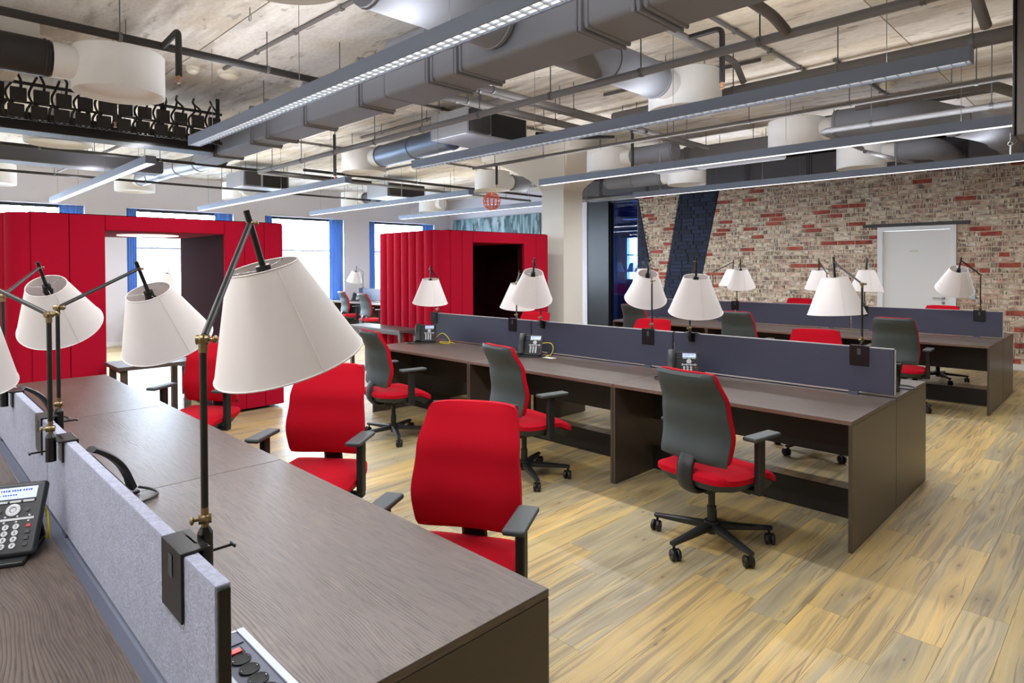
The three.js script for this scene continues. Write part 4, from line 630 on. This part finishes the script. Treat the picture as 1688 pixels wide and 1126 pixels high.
pipe('bent conduit ending above the thick pipe at right', [[-2.6, 3.46, -3.5], [-2.6, 3.46, -5.45], [-2.6, 3.31, -5.62]], 0.028, M.pipe); pipe('thin pipe at left below the first dark flat duct', [[-9.5, 3.1, 2], [-9.5, 3.1, -6]], 0.022, M.cableBlack, 6); pipe('thin far pipe at left above the windows', [[-11.75, 3.06, 2.5], [-11.75, 3.06, -7.4]], 0.02, M.cableBlack, 8);
pipe('pipe at the far ceiling left of centre', [[-10.4, 3.2, -4.4], [-10.4, 3.2, -11]], 0.025, M.pipe, 4); pipe('dark slanted pipe from the fan unit to the pipe bundle', [[-5.1, 3.2, -5.5], [-4.9, 3.2, -6.0], [-4.7, 3.24, -6.5]], 0.026, M.cableBlack); pipe('thin pipe near the ceiling right of the main duct', [[-8.0, 3.5, -4.9], [-4.9, 3.5, -4.9]], 0.02, M.pipe, 3);
pipe('second thin pipe near the ceiling at far centre', [[-11, 3.35, -6.3], [-7.9, 3.35, -6.3]], 0.02, M.pipe, 3); pipe('thin dark pipe running to the fan unit above the ribbed cubicle', [[-9.6, 3.2, -4.8], [-9.6, 3.2, -10.8]], 0.024, M.cableBlack, 4); pipe('pipe crossing the far ceiling toward the patterned panel', [[-14.2, 3.3, -9.6], [-8.2, 3.3, -9.6]], 0.024, M.pipe, 4);
pipe('pipe under the slate duct at the brick wall', [[-9.6, 3.1, -11.2], [-3.4, 3.1, -11.2]], 0.03, M.pipeLight, 4); pipe('thin pipe at upper right above the light lines', [[-3.4, 3.5, -8.5], [0.5, 3.5, -8.5]], 0.022, M.pipe, 3); pipe('lowest slanted pipe at right before the brick wall', [[-2.48, 3.06, -8.8], [-2.2, 3.06, -11.0]], 0.026, M.pipeLight);
pipe('short branch pipe joining the long pipe at the top right', [[-1.55, 3.1, -3.35], [-1.55, 3.1, -3.75], [-1.55, 3.06, -3.93]], 0.032, M.pipe); pipe('bent branch pipe joining the thick pipe at the top right', [[-0.8, 3.5, -4.25], [-0.8, 3.5, -5.0], [-0.78, 3.3, -5.5]], 0.036, M.pipe);
pipe('second conduit behind the dark flat duct at left', [[-9.95, 3.46, 2.4], [-9.95, 3.46, -1.9]], 0.022, M.cableBlack, 4);
pipe('pipe along the far ceiling left of the main duct', [[-13.8, 3.36, -2.2], [-9.4, 3.36, -2.4]], 0.02, M.pipe, 3);
// ceiling conduits with small boxes, smoke detectors
function conduit(label, pts) { const t = thing('conduit', label, 'conduit'), P = pts.map((p) => V(...p)); mesh('conduit_run', polyTube(P, 0.017, 0.05, 8), M.pipe, t); for (let i = 0; i < P.length - 1; i++) { const L = P[i].distanceTo(P[i + 1]), n = Math.floor(L / 0.8); for (let k = 1; k <= n; k++) { const p = P[i].clone().lerp(P[i + 1], k / (n + 1)); mesh('clip', rbox(p.x - 0.024, p.x + 0.024, p.y - 0.022, YC - 0.001, p.z - 0.02, p.z + 0.02, 0.004), M.pipe, t); } } }
conduit('ceiling conduit with clips at upper right of the main duct', [[-2.43, 3.6, -3.7], [-2.43, 3.6, -7.2]]); conduit('ceiling conduit branching to a smoke detector at right', [[-4.4, 3.6, -5.9], [-2.6, 3.6, -5.98]]); conduit('ceiling conduit near the smoke detectors at upper left', [[-6.46, 3.6, -2.4], [-3.6, 3.6, -2.5]]); conduit('ceiling conduit at far right', [[-2.1, 3.6, -6.5], [-2.1, 3.6, -9.6]]); conduit('ceiling conduit over the centre', [[-6.2, 3.6, -4.2], [-6.2, 3.6, -8]]); conduit('ceiling conduit at far centre', [[-9.4, 3.6, -4.2], [-9.4, 3.6, -9]]);
const detector = (label, x, z, s = 1) => { const d = thing('smoke_detector', label, 'detector', [x, YC, z], 0, 'smoke detectors on the slab'); mesh('base_ring', cyl(V(0, -0.025, 0), V(0, -0.001, 0), 0.085 * s, 0.09 * s, 32), M.detector, d); mesh('head', lathe([[0.06 * s, -0.025], [0.075 * s, -0.035], [0.07 * s, -0.05], [0.045 * s, -0.066], [0, -0.07]], 32), M.detector, d); mesh('ring', new THREE.TorusGeometry(0.078 * s, 0.006, 6, 32).rotateX(PI / 2).translate(0, -0.03, 0), M.detector, d); };
detector('round cream smoke detector at upper left', -6.6, -2.5, 1.3); detector('small round detector beside a hanging wire at upper left', -6.68, -2.18, 0.7); detector('smoke detector at upper right near the pipes', -2.54, -6.02, 0.8); detector('smoke detector behind the second pendant line at right', -1.98, -7.83, 0.9); detector('large smoke detector above the bent duct at right', -1.91, -9.66, 1.2); detector('smoke detector on the far ceiling at the centre', -10.4, -7.6, 1.2);
// sprinkler drops
function sprinkler(label, pts) { const s = thing('sprinkler', label, 'sprinkler'), P = pts.map((p) => V(...p)), e = P[P.length - 1]; mesh('drop_pipe', polyTube(P, 0.022, 0.06, 12), M.cableBlack, s); mesh('nozzle', [cyl(e, e.clone().add(V(0, -0.035, 0)), 0.012, 0.009, 12), cyl(e.clone().add(V(0, -0.05, 0)), e.clone().add(V(0, -0.046, 0)), 0.016, 0.016, 14), cyl(e.clone().add(V(0.008, -0.034, 0)), e.clone().add(V(0.008, -0.047, 0)), 0.002, 0.002, 6), cyl(e.clone().add(V(-0.008, -0.034, 0)), e.clone().add(V(-0.008, -0.047, 0)), 0.002, 0.002, 6)], M.copper, s); }
sprinkler('bent black sprinkler drop at upper left', [[-5.25, 3.3, -1.5], [-4.82, 3.3, -1.48], [-4.82, 2.98, -1.48]]); sprinkler('bent black sprinkler drop in front of the right-hand diffuser', [[-2.6, 3.46, -4.6], [-2.3, 3.46, -4.6], [-2.3, 3.04, -4.6]]);
sprinkler('straight black sprinkler drop in front of the cable tray', [[-7.2, 3.62, -1.62], [-7.2, 3.07, -1.62]]); sprinkler('far sprinkler drop before the diffuser left of the column', [[-8.0, 3.62, -7.6], [-8.0, 3.06, -7.6]]); sprinkler('grey sprinkler drop beside the diffuser right of the column', [[-5.1, 3.62, -7.5], [-5.1, 3.0, -7.5]]); sprinkler('sprinkler drop left of the centre diffuser', [[-8.6, 3.62, -4.8], [-8.6, 3.0, -4.8]]);
// wall-like tray of junction boxes with looping cables
{
  const t = thing('cable_tray', 'black cable tray with two rows of junction boxes at upper left', 'cable tray'), X = -7.72;
  mesh('rail', [box(X - 0.02, X, 3.08, 3.11, -2.84, -0.75), box(X - 0.02, X, 3.24, 3.26, -2.84, -0.75), box(X - 0.02, X, 3.42, 3.45, -2.84, -0.75), ...[-0.8, -1.5, -2.2, -2.8].map((z) => box(X - 0.035, X - 0.02, 3.08, YC, z - 0.02, z + 0.02))], M.cableBlack, t);
  const bg = rbox(-0.002, 0.055, -0.066, 0.066, -0.064, 0.064, 0.008, 2);
  for (let k = 0; k < 11; k++) for (const y of [3.31, 3.15]) {
    const z = -0.92 - k * 0.182, b = mesh('junction_box', bg, M.cableBlack, t); b.position.set(X + 0.004, y, z + (y < 3.2 ? 0.02 : 0));
    mesh('cable', spline([V(0.02, y < 3.2 ? 0.05 : -0.05, 0.03), V(0.05, y < 3.2 ? 0.09 : -0.1, 0.05 + hash(k, 1, 1) * 0.03), V(0.03, 0.02 * hash(k, 2, 2), 0.1), V(0.01, y < 3.2 ? -0.07 : 0.12, 0.09 - hash(k, 4, 1) * 0.07), V(0, y < 3.2 ? -0.05 : 0.2, 0.03)], 0.011, 24, 6), M.cableBlack, b);
    if (y > 3.2) mesh('cable', spline([V(0.02, 0.05, -0.02), V(0.05, 0.12, -0.02), V(0.0, 0.2, -0.05 + hash(k, 9, 1) * 0.1), V(-0.1, 0.28, 0)], 0.012, 20, 6), M.cableBlack, b); else mesh('gland', [cyl(V(0.03, -0.058, -0.025), V(0.03, -0.082, -0.025), 0.014, 0.012, 10), cyl(V(0.03, -0.058, 0.025), V(0.03, -0.082, 0.025), 0.014, 0.012, 10)], M.cableBlack, b);
  }
}
// hooks and hanging wires
for (const [x, z, l] of [[-4.85, -2.0, 'ring hook on the slab at the top left of centre'], [-2.1, -4.15, 'ring hook on the slab right of the main duct']]) { const h = thing('ceiling_hook', l, 'hook', [x, YC, z]); mesh('ring', new THREE.TorusGeometry(0.022, 0.003, 6, 20).translate(0, -0.08, 0), M.wire, h); mesh('stem', cyl(V(0, -0.001, 0), V(0, -0.058, 0), 0.004, 0.004, 6), M.wire, h); }
{ // orange wire ball
  const o = thing('wire_ball', 'orange round wire ball hanging at the far centre', 'ornament', [-9.2, 2.93, -8.6]); const g = []; for (let k = 0; k < 6; k++) g.push(new THREE.TorusGeometry(0.17, 0.009, 6, 28).rotateY(k * PI / 6)); for (const y of [-0.1, -0.03, 0.04, 0.11]) g.push(new THREE.TorusGeometry(Math.sqrt(0.0289 - y * y), 0.008, 6, 28).rotateX(PI / 2).translate(0, y, 0)); mesh('cage', g, M.orange, o); mesh('cord', cyl(V(0, 0.17, 0), V(0, YC - 2.931, 0), 0.004, 0.004, 6), M.cableBlack, o);
}
{ // hanging metal cabinet cut by the right edge, with its key
  const c = thing('hanging_cabinet', 'grey metal cabinet with black edge cut by the right picture edge', 'cabinet', [-0.425, 2.21, -3.7]);
  mesh('body', rbox(0.012, 1.0, 0, 1.0, -0.16, 0, 0.012, 2), M.tv, c); mesh('edge', rbox(0, 0.012, 0.005, 1.0, -0.16, 0.004, 0.004), M.black, c); mesh('door_panel', rbox(0.05, 0.95, 0.04, 0.95, 0.0005, 0.006, 0.003), M.tv, c); mesh('latch', rbox(0.06, 0.1, 0.07, 0.15, 0.006, 0.014, 0.003), M.plastic, c);
  mesh('key', [new THREE.TorusGeometry(0.009, 0.003, 6, 16).translate(-0.006, -0.03, 0), box(-0.009, -0.003, -0.08, -0.036, -0.002, 0.002), cyl(V(-0.006, -0.018, 0), V(-0.006, 0.02, 0), 0.0015, 0.0015, 6)], M.chrome, c);
  for (const x of [0.15, 0.85]) mesh('hanger_rod', cyl(V(x, 1.0, -0.08), V(x, YC - 2.23, -0.08), 0.012, 0.012, 8), M.pipe, c);
}

renderer.render(scene, camera);
